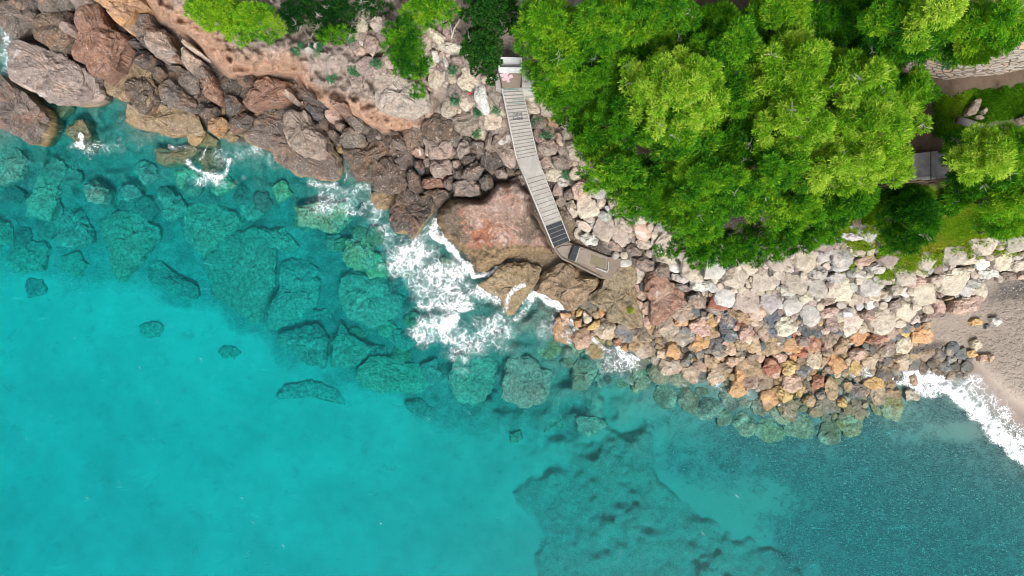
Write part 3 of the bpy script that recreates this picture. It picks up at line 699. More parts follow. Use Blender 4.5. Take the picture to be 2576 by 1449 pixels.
H|1480,900 1540,890 1605,980 1590,1030 1510,1020|shore|pink|.8||
H|1590,900 1660,855 1675,880 1610,915|shore|tan|.6||
H|1480,840 1560,805 1605,850 1530,890|shore|pinkish grey|.8||
H|1770,730 1830,690 1910,720 1900,770 1860,800 1790,770|lime|pale grey|.9||
H|2000,1070 2080,1055 2110,1110 2050,1150|shore|white|.55||white angular stone alone on the sand
H|1815,1100 1870,1070 1930,1090 1935,1130 1840,1140|shore|yellow ochre|.45||yellow stone lying on the sand near the pink boulder
H|1830,1280 1890,1255 1940,1310 1920,1350 1870,1370 1840,1330|shore|cream|.5||cream stone on the damp sand above the yellow one
H|1780,1370 1850,1350 1895,1410 1810,1430|shore|yellow ochre|.4||yellow stone at the corner of the dark pebbles
H|1910,1400 1970,1395 1975,1449 1910,1470 1900,1430|shore|pink|.4||
H|1980,1400 2030,1390 2040,1440 1990,1470|shore|pink|.4||
H|1910,710 1960,720 1940,745 1915,740|lime|pale grey|.4||
H|1960,1130 2005,1120 2000,1165 1965,1170|shore|blue grey|.3||blue grey stone on the sand below the white angular one
H|1430,980 1640,1000|x|x|0||
H|1620,620 1850,600 1880,640 1720,690 1640,670|lime|cream|.9||long cream slab in the top course beside the beach
H|1850,640 1950,610 2085,640 2060,700 1960,720|lime|white|.9||
H|2090,570 2200,545 2330,560 2340,640 2180,645|lime|cream|.9||pitted cream block at the right edge above the beach
H|2080,650 2220,650 2225,700 2140,725|lime|pinkish grey|.8||
H|2235,650 2340,650 2340,720 2230,720|lime|pink|.8||
H|1665,560 1760,515 1890,515 1880,570 1760,595|lime|cream|.8||
H|745,555 860,500 960,480 970,540 880,595 790,590|lime|pink|.8||
H|885,600 1000,540 1060,570 1040,660 940,670|lime|pale grey|.8||
H|560,590 700,590 740,620 640,655 580,630|lime|white|.7||
H|350,640 410,585 490,595 540,660 500,720 400,710|lime|pale grey|.9||
H|0,600 130,600 140,680 100,735 20,690|lime|beige|.9||
H|55,790 110,760 250,830 240,875 120,870|lime|pale grey|.8||
H|255,860 340,810 400,870 370,930 290,930|lime|cream|.8||
H|705,650 790,600 890,660 850,710 750,700|lime|pale grey|.8||
H|510,690 600,640 690,670 680,740 580,750|lime|pale grey|.8||
H|670,900 750,840 870,860 860,930 760,960 680,920|lime|beige|.8||
H|880,870 1000,800 1080,810 1060,880 960,920|lime|cream|.8||
H|1085,790 1150,735 1205,780 1200,860 1110,870|lime|beige|.8||
H|1080,930 1200,870 1200,960 1130,1000 1080,980|lime|pinkish grey|.7||
H|640,1010 700,950 760,1010 740,1060 660,1060|lime|white|.8||
H|820,1020 900,960 960,1020 920,1090 850,1080|shore|pinkish grey|.8||
H|450,1000 600,960 640,1000 560,1060 480,1075|lime|pink|.7||
H|480,870 590,850 610,930 500,960|lime|pink|.9||
H|640,250 780,220 800,250 720,275 660,275|lime|white|.8|base=5|
H|640,300 760,290 850,320 840,360 740,375 650,345|lime|white|.8||
H|1230,740 1330,690 1430,700 1400,770 1310,805|lime|pink|.8||
H|1440,700 1540,655 1595,680 1580,720 1470,765|lime|beige|.8||
C|670,760 740,715 780,790 790,900 830,1040 770,1040 690,960 670,870|slope|white|.9|box=.55|tall white slab standing left of the upper stairs
C|220,260 260,240 340,300 420,340 400,400 340,400 260,330|slope|cream|.7||
C|340,400 430,400 575,410 560,470 470,485 350,455|slope|cream|.8||pale ledge rock above the fallen grey branches
C|480,1070 560,1010 700,1040 705,1140 640,1230 560,1220 490,1150|slope|pinkish grey|1.0||
C|1230,840 1330,860 1430,900 1450,1010 1370,1060 1280,1030 1240,930|slope|beige|1.2||large beige rock right of the upper stairs below the concrete landing
C|1330,1060 1440,1050 1430,1150 1350,1140|slope|orange|.6||
C|1230,1290 1340,1230 1430,1300 1420,1400 1320,1410 1240,1350|slope|pinkish grey|1.0||
C|1400,1210 1450,1200 1470,1260 1420,1290|slope|pink|.8||
C|1460,1190 1520,1170 1570,1220 1540,1260 1480,1260|slope|beige|.8||
C|1500,1300 1620,1240 1670,1330 1640,1460 1540,1440|slope|beige|1.0||
D|1820,300 1920,260 1980,330 1960,400 1880,410 1830,350|slope|grey|.9||
D|1870,500 1920,460 1990,530 1960,560 1880,550|slope|pale grey|.8||
C|730,700 800,680 850,700 820,740 740,740|slope|cream|.6||
C|760,760 860,750 920,830 900,980 850,940 800,860|slope|pinkish grey|.7||
C|280,450 350,470 360,540 300,560|slope|white|.6||
C|380,520 420,520 450,600 410,620|slope|white|.6||
C|450,540 560,520 570,590 500,580|slope|pinkish grey|.6||
B|1540,210 1600,160 1670,180 1660,270 1560,270|slope|beige|.8||
B|1480,260 1530,230 1530,340 1440,380 1440,340|slope|pinkish grey|.7||
B|1385,310 1420,280 1450,310 1400,350|slope|beige|.5||
B|1510,190 1540,170 1560,200 1530,220|slope|cream|.5||
B|1370,450 1450,430 1530,450 1500,520 1420,510|slope|pink|.5||
B|1560,500 1620,460 1690,480 1680,560|slope|pinkish grey|.5||
B|1350,700 1420,670 1490,700 1480,800 1380,800|congp|pinkish grey|.7||
"""
SUBM = """65,545 75,500 110,430 150,420 165,450 150,500 130,560 95,555|.9|green grey
140,550 170,510 205,530 235,580 240,610 190,630 150,610|1.2|grey
250,560 310,520 340,530 410,570 410,600 370,650 320,705 290,700 280,640|1.1|green grey
465,530 520,500 600,530 625,560 560,610 510,650 480,620 455,580|1.2|green grey
510,660 570,600 640,570 700,590 700,650 690,720 655,810 590,780 530,740|1.3|green grey
708,650 770,640 810,680 800,760 760,800 700,828 668,812 695,730|1.2|green grey
690,860 720,825 800,820 826,860 821,935 760,900|1.1|grey
832,850 860,810 890,830 940,880 900,920 834,920|1.1|green grey
890,940 930,890 980,890 1080,920 1095,970 1060,995 950,985 895,960|1.0|green grey
1130,950 1150,890 1200,880 1250,900 1260,950 1230,1005 1170,1015 1135,985|1.0|green grey
700,990 720,960 770,955 860,980 870,1030 850,1010 780,1000 690,1010|.5|grey
860,700 900,680 960,690 1030,750 1000,800 940,830 880,800 850,750|1.3|green grey
870,600 920,590 950,620 940,680 890,680 860,640|1.1|olive
0,380 40,370 75,400 60,450 20,470 -30,460|.9|grey
20,640 60,600 125,610 115,680 40,685|.7|green grey
150,640 200,635 225,665 200,700 160,680|.5|green grey
370,660 400,650 440,680 500,720 505,755 450,745 380,710|.6|grey
215,465 250,450 285,480 275,515 235,515|1.9|grey
1010,1010 1050,1000 1100,1030 1085,1050 1030,1035|.4|grey
1265,900 1330,900 1400,930 1390,990 1330,1030 1260,1000|.8|grey
1360,1050 1400,1030 1430,1050 1420,1080 1370,1085|.4|green grey
350,820 380,805 415,820 400,850 360,850|.35|grey
550,880 580,865 610,885 590,905 560,900|.3|grey
740,520 800,510 880,510 890,550 850,590 760,570|1.4|olive
-30,540 30,560 35,610 -30,630|.8|green grey
410,500 460,490 480,530 430,560 400,540|.8|grey
300,470 340,460 360,490 320,510|.7|grey
640,575 720,570 760,625 712,640|.9|green grey
1450,1050 1500,1045 1530,1070 1480,1100 1450,1080|.4|grey
1280,1090 1310,1080 1315,1110 1285,1115|.4|green grey
600,520 640,500 670,540 630,560|.7|grey
680,470 720,450 740,490 700,510|.8|olive
520,440 570,430 600,470 550,490|.7|olive
900,640 960,640 980,690 930,700|.6|olive
960,830 1020,820 1060,870 1010,890|.5|green grey
1050,920 1100,900 1120,960 1080,970|.4|grey
340,430 390,410 410,450 360,470|.7|grey
440,430 500,420 510,460 460,480|.7|olive
820,590 860,590 860,630 825,630|.6|grey
1100,640 1150,660 1150,700 1110,690|.5|olive
60,700 110,700 120,740 70,750|.3|grey
770,780 830,775 835,800 790,805|.3|grey"""
OBST = []
i = 0
for ln in BIG.strip().splitlines():
    z, pts, mat, cn, top, opt, lab = ln.split('|')
    if mat == 'x': continue
    T = conv(z, pts); kw = {}
    for q in opt.split(','):
        if q: k, v = q.split('='); kw[k] = float(v)
    rr = np.random.default_rng(100+i)
    name = {'cong':'cliff_boulder','congp':'cliff_boulder','tan':'rock_slab','lime':'revetment_boulder','shore':'shore_rock','slope':'slope_rock','subm':'submerged_rock'}[mat]
    kw.setdefault('facets', 6)
    o = rock(name, T, mat, tuple(np.array(pal(cn, rr, .08))*(.8 if mat == 'subm' else 1)), float(top), seed=200+i, cname=cn, bot=max(.7, float(top)*.9), **kw)
    ROCKS[-1]['label'] = lab.strip(); OBST.append(T); i += 1
HEAD_T = conv('D','780,790 830,730 910,650 1200,640 1310,490 1420,480 1560,430 1640,590 1700,800 1780,960 1860,1120 1880,1200 1700,1200 1500,1210 1380,1280 1250,1350 1160,1360 1080,1290 1070,1220 950,1130 830,1010 780,900')
OBST.append(HEAD_T)
for k, ln in enumerate(SUBM.splitlines()):
    pts, top, cn = ln.split('|'); T = conv('T', pts); rr = np.random.default_rng(500+k)
    far = T[:, 1].mean() > 800 and T[:, 0].mean() < 900 and T[:, 1].mean() > 815 and 'x' not in cn and (T[:, 0].mean() < 620 or T[:, 1].mean() > 950)
    rock('submerged_rock', T, 'subm', tuple(np.array(pal(cn, rr, .1))*np.array((1.75, 1.6, 1.5))*(1.35 if far else 1)), float(top)*(.55 if far else .8), seed=700+k, facets=5, box=.62, rough=.1, cname=cn, bot=.8)
    ROCKS[-1]['label'] = ''

# headland slab (own height field: high by the stairs, low at the sea)
def headland():
    T = HEAD_T; g = 5.0
    lo, hi = T.min(0)-6, T.max(0)+6
    X = np.arange(lo[0], hi[0], 3.2); Y = np.arange(lo[1], hi[1], 3.2)
    gx, gy = np.meshgrid(X, Y); Q = np.stack([gx, gy], -1).reshape(-1, 2)
    d = sdf(Q, T)+3*fbm(np.stack([Q[:, 0]/18, Q[:, 1]/18, Q[:, 0]*0], -1), 77, 3)
    # plane rising towards the stairs
    base = .75+1.9*sstep(620, 480, Q[:, 1])+.9*sstep(1130, 1370, Q[:, 0]+(600-Q[:, 1])*.4)
    n = fbm(np.stack([Q[:, 0]/45, Q[:, 1]/45, Q[:, 0]*0], -1), 78, 5)
    n2 = np.abs(fbm(np.stack([Q[:, 0]/22, Q[:, 1]/22, Q[:, 0]*0], -1), 79, 3))
    zt = base+.28*n-.12*n2
    m = 1-sstep(-26, 2, d); z = -.9+(zt+.9)*np.sqrt(np.clip(m, 0, 1))
    keep = d < 4
    xy = w(Q, z); V = np.concatenate([xy, z[:, None]], -1)
    nx, ny = len(X), len(Y); idx = np.arange(nx*ny).reshape(ny, nx); kk = keep.reshape(ny, nx)
    fm = kk[:-1, :-1] & kk[1:, :-1] & kk[1:, 1:] & kk[:-1, 1:]
    F = np.stack([idx[:-1, :-1], idx[1:, :-1], idx[1:, 1:], idx[:-1, 1:]], -1)[fm]
    used = np.unique(F); mp = np.full(nx*ny, -1); mp[used] = np.arange(len(used)); F = mp[F]; V = V[used]
    c = V.mean(0); c[2] = 0
    me = fastmesh('headland_rock', V-c, F)
    q = Q[used]
    attr_f(me, 'dark', sstep(1215, 1120, q[:, 0]+(q[:, 1]-520)*-.15)+.75*np.exp(-(((q[:, 0]-1330)/42)**2+((q[:, 1]-565)/42)**2)))
    attr_f(me, 'tan', sstep(595, 650, q[:, 1]-np.maximum(0, 1180-q[:, 0])*-.3)+sstep(-35, -4, d[used])*sstep(1215, 1120, q[:, 0]))
    o = link('headland_rock', me, M['head']); o.location = c
    tag(o, 'huge red and brown rock slab between the foaming bay and the lower stairs', 'rock')
headland()

# --- packed rocks
def clip(poly, nrm, off):
    out = []; n = len(poly)
    for i in range(n):
        a, b = poly[i], poly[(i+1) % n]; da, db = a@nrm-off, b@nrm-off
        if da <= 0: out.append(a)
        if (da < 0) != (db < 0) and abs(da-db) > 1e-9: out.append(a+(b-a)*(da/(da-db)))
    return out
BOX = []
def obst_ok(p, r):
    for T, lo, hi in BOX:
        if (p < lo-r).any() or (p > hi+r).any(): continue
        if sdf(p[None], T)[0] < r*.62: return False
    return True
OBST += [conv('T', '1240,135 1322,135 1325,215 1340,330 1400,500 1450,600 1395,625 1365,520 1322,430 1258,235 1240,215'), conv('F', '250,850 400,835 560,892 760,968 885,985 765,1176 450,1042')]
BOX = [(T, T.min(0), T.max(0)) for T in OBST]
PLACED = []
def fill(region, sizes, name, mats, hf, seed, maxn=300, group=None, shrink=1.09, base_off=0., tries=9000, zf=None, avoid=True, under=False, boxr=(.5, .75), cut=(.72, .95)):
    r = np.random.default_rng(seed); reg = np.asarray(region, float); lo, hi = reg.min(0), reg.max(0)
    pts = []; rad = []
    for sz in sorted(sizes, reverse=True):
        for _ in range(tries//len(sizes)):
            if len(pts) >= maxn: break
            p = r.uniform(lo, hi); q = sz*r.uniform(.85, 1.15)
            if not inside(p[None], reg)[0]: continue
            if pts:
                a = np.array(pts); dd = np.hypot(a[:, 0]-p[0], a[:, 1]-p[1]); 
                if (dd < (np.array(rad)+q)*.46).any(): continue
            if under and PLACED:
                pa = np.array(PLACED)
                if (np.hypot(pa[:, 0]-p[0], pa[:, 1]-p[1]) < pa[:, 2]*.36+q*.3).any(): continue
            if avoid and not obst_ok(p, q*.5): continue
            pts.append(p); rad.append(q)
    pts = np.array(pts); rad = np.array(rad)
    PLACED.extend([(a_[0], a_[1], b_) for a_, b_ in zip(pts, rad)])
    for k in range(len(pts)):
        p, q = pts[k], rad[k]
        na = 14; ph = r.uniform(0, 6.28); el = r.uniform(.85, 1.25); ro = r.uniform(0, 3.14)
        P = [np.array((math.cos(ph+a*2*math.pi/na)*q*.66*el, math.sin(ph+a*2*math.pi/na)*q*.66/el)) for a in range(na)]
        c_, s_ = math.cos(ro), math.sin(ro)
        P = [np.array((x*c_-y*s_, x*s_+y*c_)) for x, y in P]
        dd = np.hypot(*(pts-p).T)
        for j in np.argsort(dd)[1:14]:
            e = pts[j]-p; D = np.hypot(*e)
            if D > (q+rad[j])*.95 or D < 1e-6: continue
            t = (D*D+(q*q-rad[j]**2)*.25)/(2*D); P = clip(P, e/D, t)
            if len(P) < 3: break
        if len(P) < 3: continue
        for _ in range(r.integers(1, 4)):
            a = r.uniform(0, 6.28); nn = np.array((math.cos(a), math.sin(a))); P = clip(P, nn, max(x@nn for x in P)*r.uniform(*cut))
            if len(P) < 3: break
        if len(P) < 3: continue
        T = np.array(P)*shrink+p
        names = [m[0] for m in mats]; wt = np.array([m[2] if not callable(m[2]) else m[2](p) for m in mats], float); wt /= wt.sum()
        ci = r.choice(len(mats), p=wt); cn, mk = mats[ci][0], mats[ci][1]
        sm = q/40.25
        top = hf*sm*r.uniform(.75, 1.25); rg_ = .045 if mk == 'lime' else .08
        rock(name, T, mk, tuple(np.array(pal(cn, r, .16))*((.62 if p[0] > 1380 else .95) if mk == 'subm' else 1)), top, waist=None, bot=max(.3, sm*.5), seed=seed*1000+k, res=int(np.clip(q*.75, 14, 60)),
             box=r.uniform(*boxr), facets=8, rough=rg_, flat=.82, elo=.42, cname=cn, base=(float(Hf(p[None])[0])+base_off) if zf is None else zf(p))
        ROCKS[-1]['label'] = ''
        if avoid == 'add': BOX.append((T, T.min(0), T.max(0)))
    return len(pts)
# pale revetment
n1_ = fill(conv('T','1425,520 1470,500 1480,455 1560,480 1640,520 1680,600 1740,660 1810,680 1900,665 2040,615 2100,575 2150,545 2190,590 2260,655 2330,635 2430,640 2490,600 2600,605 2600,700 2490,705 2440,760 2390,790 2330,800 2290,815 2200,830 2120,800 2000,800 1900,770 1780,730 1700,700 1690,720 1640,745 1600,700 1560,670 1560,640 1500,615 1450,600 1440,575'),
     [58, 50, 42, 34, 24, 18], 'revetment_boulder', [('cream','lime',3),('pale grey','lime',2.4),('beige','lime',2),('white','lime',.9),('pinkish grey','lime',1.2),('pink','lime',.6)], .42, 1, 285, tries=20000, boxr=(.38, .55), cut=(.8, .97), shrink=1.03)
# mixed rubble
lowx = lambda p: 1 if p[1] > 820+.12*(p[0]-1700) else .1
n2_ = fill(conv('T','1395,800 1440,770 1490,760 1530,800 1610,820 1640,760 1720,730 1790,740 1900,775 2010,810 2120,810 2200,835 2290,820 2340,800 2330,850 2290,900 2260,940 2230,990 2170,1030 2080,1050 1990,1030 1900,985 1800,965 1700,930 1600,890 1520,860 1410,850'),
     [44, 38, 32, 26, 20, 15], 'shore_rock', [('orange','shore',lambda p: 2.*lowx(p)),('yellow ochre','shore',lambda p: 1.2*lowx(p)),('cream','shore',.8),('pink','shore',.9),('tan','shore',1.5),('beige','shore',1.2),('red','shore',.45),('slate','shore',lambda p: 3.2 if 1690 < p[0] < 2060 and 785 < p[1] < 885 else .7),('pinkish grey','shore',1.5),('blue grey','shore',.4),('charcoal','shore',.3)], .55, 2, 230, tries=16000)
# dark pebbles by the beach
n3_ = fill(conv('T','2250,830 2300,815 2340,850 2320,890 2400,870 2440,905 2430,945 2350,945 2290,925 2240,880'),
     [26, 20, 15, 12], 'dark_beach_stone', [('slate','shore',2),('charcoal','shore',2),('blue grey','shore',1),('pinkish grey','shore',.3)], .5, 3, 110, tries=7000)
# dark scree under the cliff
n4_ = fill(conv('T','300,60 350,40 420,100 500,160 560,200 640,215 740,205 790,280 880,310 960,340 1010,350 1100,320 1180,330 1260,420 1310,430 1290,480 1200,500 1130,520 1000,470 900,430 850,380 760,290 640,330 540,320 480,250 380,170 320,130'),
     [50, 40, 30, 22, 15], 'scree_boulder', [('dark grey','cong',3),('brown','cong',2),('grey','cong',2.),('reddish brown','cong',.4),('pinkish grey','congp',.7)], .6, 4, 250, tries=14000)
# pale rocks of the slope round the stairs
n5_ = fill(conv('T','885,95 900,30 980,40 960,130 1060,60 1140,90 1165,120 1170,190 1250,200 1270,260 1300,400 1260,420 1180,330 1120,320 1130,230 1090,180 1000,190 940,190 890,140'),
     [40, 30, 22, 15, 11], 'slope_rock', [('pinkish grey','slope',3),('beige','slope',2),('cream','slope',1),('grey','slope',1)], .45, 5, 130, tries=8000)
n6_ = fill(conv('T','1330,220 1400,230 1470,320 1470,450 1440,500 1425,560 1400,500 1360,420 1320,260'),
     [38, 28, 20, 13], 'slope_rock', [('pinkish grey','slope',3),('beige','slope',2),('cream','slope',1),('grey','slope',1)], .5, 6, 90, tries=6000)
# stones under shallow water off the rubble
n7_ = fill(conv('T','1400,860 1500,870 1600,900 1700,945 1800,985 1900,1010 2000,1045 2080,1060 2170,1045 2240,1000 2250,1030 2120,1080 1960,1085 1860,1070 1760,1040 1650,980 1560,960 1450,930 1390,890'),
     [56, 44, 32, 22, 15], 'submerged_rock', [('yellow ochre','subm',2),('tan','subm',2),('pale yellow','subm',2),('grey','subm',1.5)], .32, 8, 85, tries=7000, base_off=-.12)
# rubble in the crack between the slabs
n8_ = fill(conv('G','1010,-60 1060,-60 1075,150 1120,440 1070,450 1015,250'), [22, 17, 13], 'shore_rock', [('pink','shore',2),('slate','shore',1),('cream','shore',1)], .6, 9, 22, tries=1500, zf=lambda p: .55, avoid=False)
# pebbles scattered on the seabed shelf to the south
n9_ = fill(conv('T','700,500 800,440 930,520 960,640 1100,720 1100,900 900,900 880,660 720,600'), [34, 26, 18], 'submerged_rock', [('olive','subm',2),('grey','subm',2),('pale yellow','subm',.7)], .4, 10, 18, tries=900)
n10_ = fill(conv('T','0,480 200,400 420,420 640,400 700,560 480,520 300,540 60,620'), [38, 28, 20], 'submerged_rock', [('green grey','subm',2),('grey','subm',3)], .4, 12, 18, tries=900)
fill(conv('T','1395,800 1440,770 1490,760 1530,800 1610,820 1640,760 1720,730 1790,740 1900,775 2010,810 2120,810 2200,835 2290,820 2340,800 2330,850 2290,900 2260,940 2230,990 2170,1020 2080,1040 1990,1020 1900,975 1800,955 1700,920 1600,880 1520,850 1410,840'),
     [17, 13, 10], 'small_shore_stone', [('slate','shore',2),('pinkish grey','shore',2),('cream','shore',1),('pink','shore',1),('tan','shore',1.5),('charcoal','shore',1)], .7, 21, 260, tries=9000, under=True, base_off=.12)
fill(conv('T','300,60 350,40 420,100 500,160 560,200 640,215 740,205 790,280 880,310 960,340 1010,350 1100,320 1180,330 1260,420 1310,430 1290,480 1200,500 1130,520 1000,470 900,430 850,380 760,290 640,330 540,320 480,250 380,170 320,130'),
     [16, 12, 9], 'small_scree_stone', [('dark grey','cong',3),('brown','cong',2),('grey','cong',2.),('pinkish grey','congp',1.2)], .7, 22, 260, tries=9000, under=True, base_off=.15)
fill(conv('T','1425,520 1470,500 1480,455 1560,480 1640,520 1680,600 1740,660 1900,665 2040,615 2150,545 2190,590 2260,655 2330,635 2430,640 2490,600 2600,605 2600,700 2490,705 2440,760 2330,800 2290,815 2200,830 2000,800 1780,730 1640,690 1560,670 1470,590'),
     [16, 12], 'small_revetment_stone', [('cream','lime',2),('pale grey','lime',2),('beige','lime',2),('pinkish grey','lime',1)], .7, 23, 160, tries=5000, under=True, base_off=.12)
print('FILLED', n1_, n2_, n3_, n4_, n5_, n6_, n7_, n8_, n9_, n10_)

# white guano / pebbles are in the material; now labels
LM = {'the stair top landing':(1283,200),'the stair mid landing':(1325,420),'the stair foot':(1405,600),'the white trough':(1283,160),'the red headland slab':(1250,560),
 'the concrete basin':(1500,655),'the brown slab':(1575,745),'the pink slab':(1655,740),'the tan foam rock':(1310,720),'the flat tan slab':(1425,730),
 'the pine grove edge':(1720,640),'the lone dark pine':(2300,600),'the long tan boulder':(1860,790),'the bright yellow block':(1990,925),
 'the half buried pink boulder':(2430,760),'the dark red streaked boulder':(2050,960),'the beach foam':(2380,940),'the tall white slab':(1205,245),
 'the speckled cliff dome':(1020,240),'the huge grey boulder':(730,350),'the square tan block':(540,405),'the broad olive boulder':(330,210),
 'the long ochre slab':(440,300),'the rusty round boulder':(555,320),'the big dark boulder':(1040,530),'the white splashed boulder':(1110,415),
 'the narrow pine':(1030,120),'the grassy slope':(2450,630),'the big cracked seabed slab':(620,690),'the crescent seabed rock':(780,980),
 'the oblong pale stone':(2195,1025),'the dark pool islet':(215,330),'the wide recess boulder':(680,235),'the pale oval boulder':(420,110),
 'the long stairside slab':(1265,370),'the beige stairside rock':(1380,270),'the twin seabed wedges':(820,870),'the left edge boulder':(60,270),
 'the dark oak':(1240,150),'the foam burst':(1140,800),'the rubble water pocket':(2150,850),'the right edge block':(2560,670),
 'the orange pink block':(1755,810),'the yellow green shallows':(820,540),'the moss topped boulders':(2140,600)}
DIRS = ['right of','upper right of','above','upper left of','left of','lower left of','below','lower right of']
ORD = ['','second ','third ','fourth ','fifth ','sixth ','seventh ','eighth ','ninth ','tenth ','eleventh ','twelfth ','thirteenth ','fourteenth ','fifteenth ']+[f'{k}th ' for k in range(16, 60)]
GRP = {'cliff_boulder':'dark conglomerate boulders below the cliff','rock_slab':'ochre slabs along the waterline','revetment_boulder':'pale stones of the revetment',
       'shore_rock':'mixed coloured rubble along the shore','slope_rock':'pale rocks on the slope beside the stairs','submerged_rock':'stones under the water',
       'dark_beach_stone':'dark stones at the end of the beach','scree_boulder':'scree at the cliff foot','small_shore_stone':'small stones between the shore rubble','small_scree_stone':'small stones between the scree boulders','small_revetment_stone':'chocking stones of the revetment'}
CAT = {'small_shore_stone':'stone','small_scree_stone':'stone','small_revetment_stone':'stone','rock_slab':'rock','submerged_rock':'underwater rock','dark_beach_stone':'stone'}
buckets = {}
for R in ROCKS:
    nm = min(LM, key=lambda k: (LM[k][0]-R['T'][0])**2+(LM[k][1]-R['T'][1])**2)
    dx, dy = R['T'][0]-LM[nm][0], -(R['T'][1]-LM[nm][1]); a = int(round(math.atan2(dy, dx)/(math.pi/4))) % 8
    sz = 'large' if R['size'] > 1.25 else 'medium' if R['size'] > .75 else 'small' if R['size'] > .45 else 'tiny'
    key = (nm, DIRS[a], sz, R['cname'], R['name'])
    R['key'] = key
    if not R.get('label'): buckets.setdefault(key, []).append((math.hypot(dx, dy), R))
NOUN = {'small_shore_stone':'filler stone','small_scree_stone':'scree chip','small_revetment_stone':'chock stone','submerged_rock':'underwater rock','dark_beach_stone':'beach stone','revetment_boulder':'revetment stone','shore_rock':'shore rock','slope_rock':'slope rock','scree_boulder':'scree rock','cliff_boulder':'cliff foot boulder','rock_slab':'slab'}
for key, L in buckets.items():
    L.sort(key=lambda q: q[0])
    for k, (_, R) in enumerate(L):
        nm, d, sz, cn, kind = key
        R['label'] = f"{sz} {cn} {NOUN[kind]} {d} {nm}" + (f", {ORD[k]}nearest" if len(L) > 1 else '')
for R in ROCKS:
    tag(R['o'], R['label'], CAT.get(R['name'], 'boulder' if 'boulder' in R['name'] else 'rock'), GRP[R['name']])

#@@PART2
# ------------------------------------------------------------------ foliage
def blades(C, N, rg, L, W, B, up=.6, quad=True):
    """C (n,3) tuft centres, N (n,3) main directions -> verts, faces (quads), B blades each"""
    n = len(C); Cc = np.repeat(C, B, 0); Nn = np.repeat(N, B, 0)
    d = Nn*up+rg.normal(size=(n*B, 3))*.6; d /= np.linalg.norm(d, axis=1)[:, None]
    s = np.cross(d, rg.normal(size=(n*B, 3))); s /= np.maximum(np.linalg.norm(s, axis=1), 1e-6)[:, None]
    l = (L*rg.uniform(.7, 1.3, n*B))[:, None]; wd = W*.5
    b = Cc+d*l*.1
    V = np.stack([b-s*wd*.6, b+s*wd*.6, b+d*l+s*wd*.7, b+d*l-s*wd*.7], 1).reshape(-1, 3)
    F = np.arange(n*B*4).reshape(-1, 4); return V, F
def lobe_points(rg, c, r, flat, dens, depth=.3):
    n = max(8, int(dens*2*math.pi*r*r))
    d = rg.normal(size=(n, 3)); d /= np.linalg.norm(d, axis=1)[:, None]
    d[:, 2] = np.where(d[:, 2] < -.25, -d[:, 2], d[:, 2])
    K = 24; q = rg.normal(size=(K, 3)); q[:, 2] = np.abs(q[:, 2])*.8; q /= np.linalg.norm(q, axis=1)[:, None]
    a = (d@q.T).max(1); bump = (.66+.42*sstep(.80, .985, a))*(1+.12*vnoise(d*5+c, 6))
    rad = r*bump*(1-depth*rg.random(n)**2)
    P = c+d*rad[:, None]*np.array([1, 1, flat])
    return P, d, a
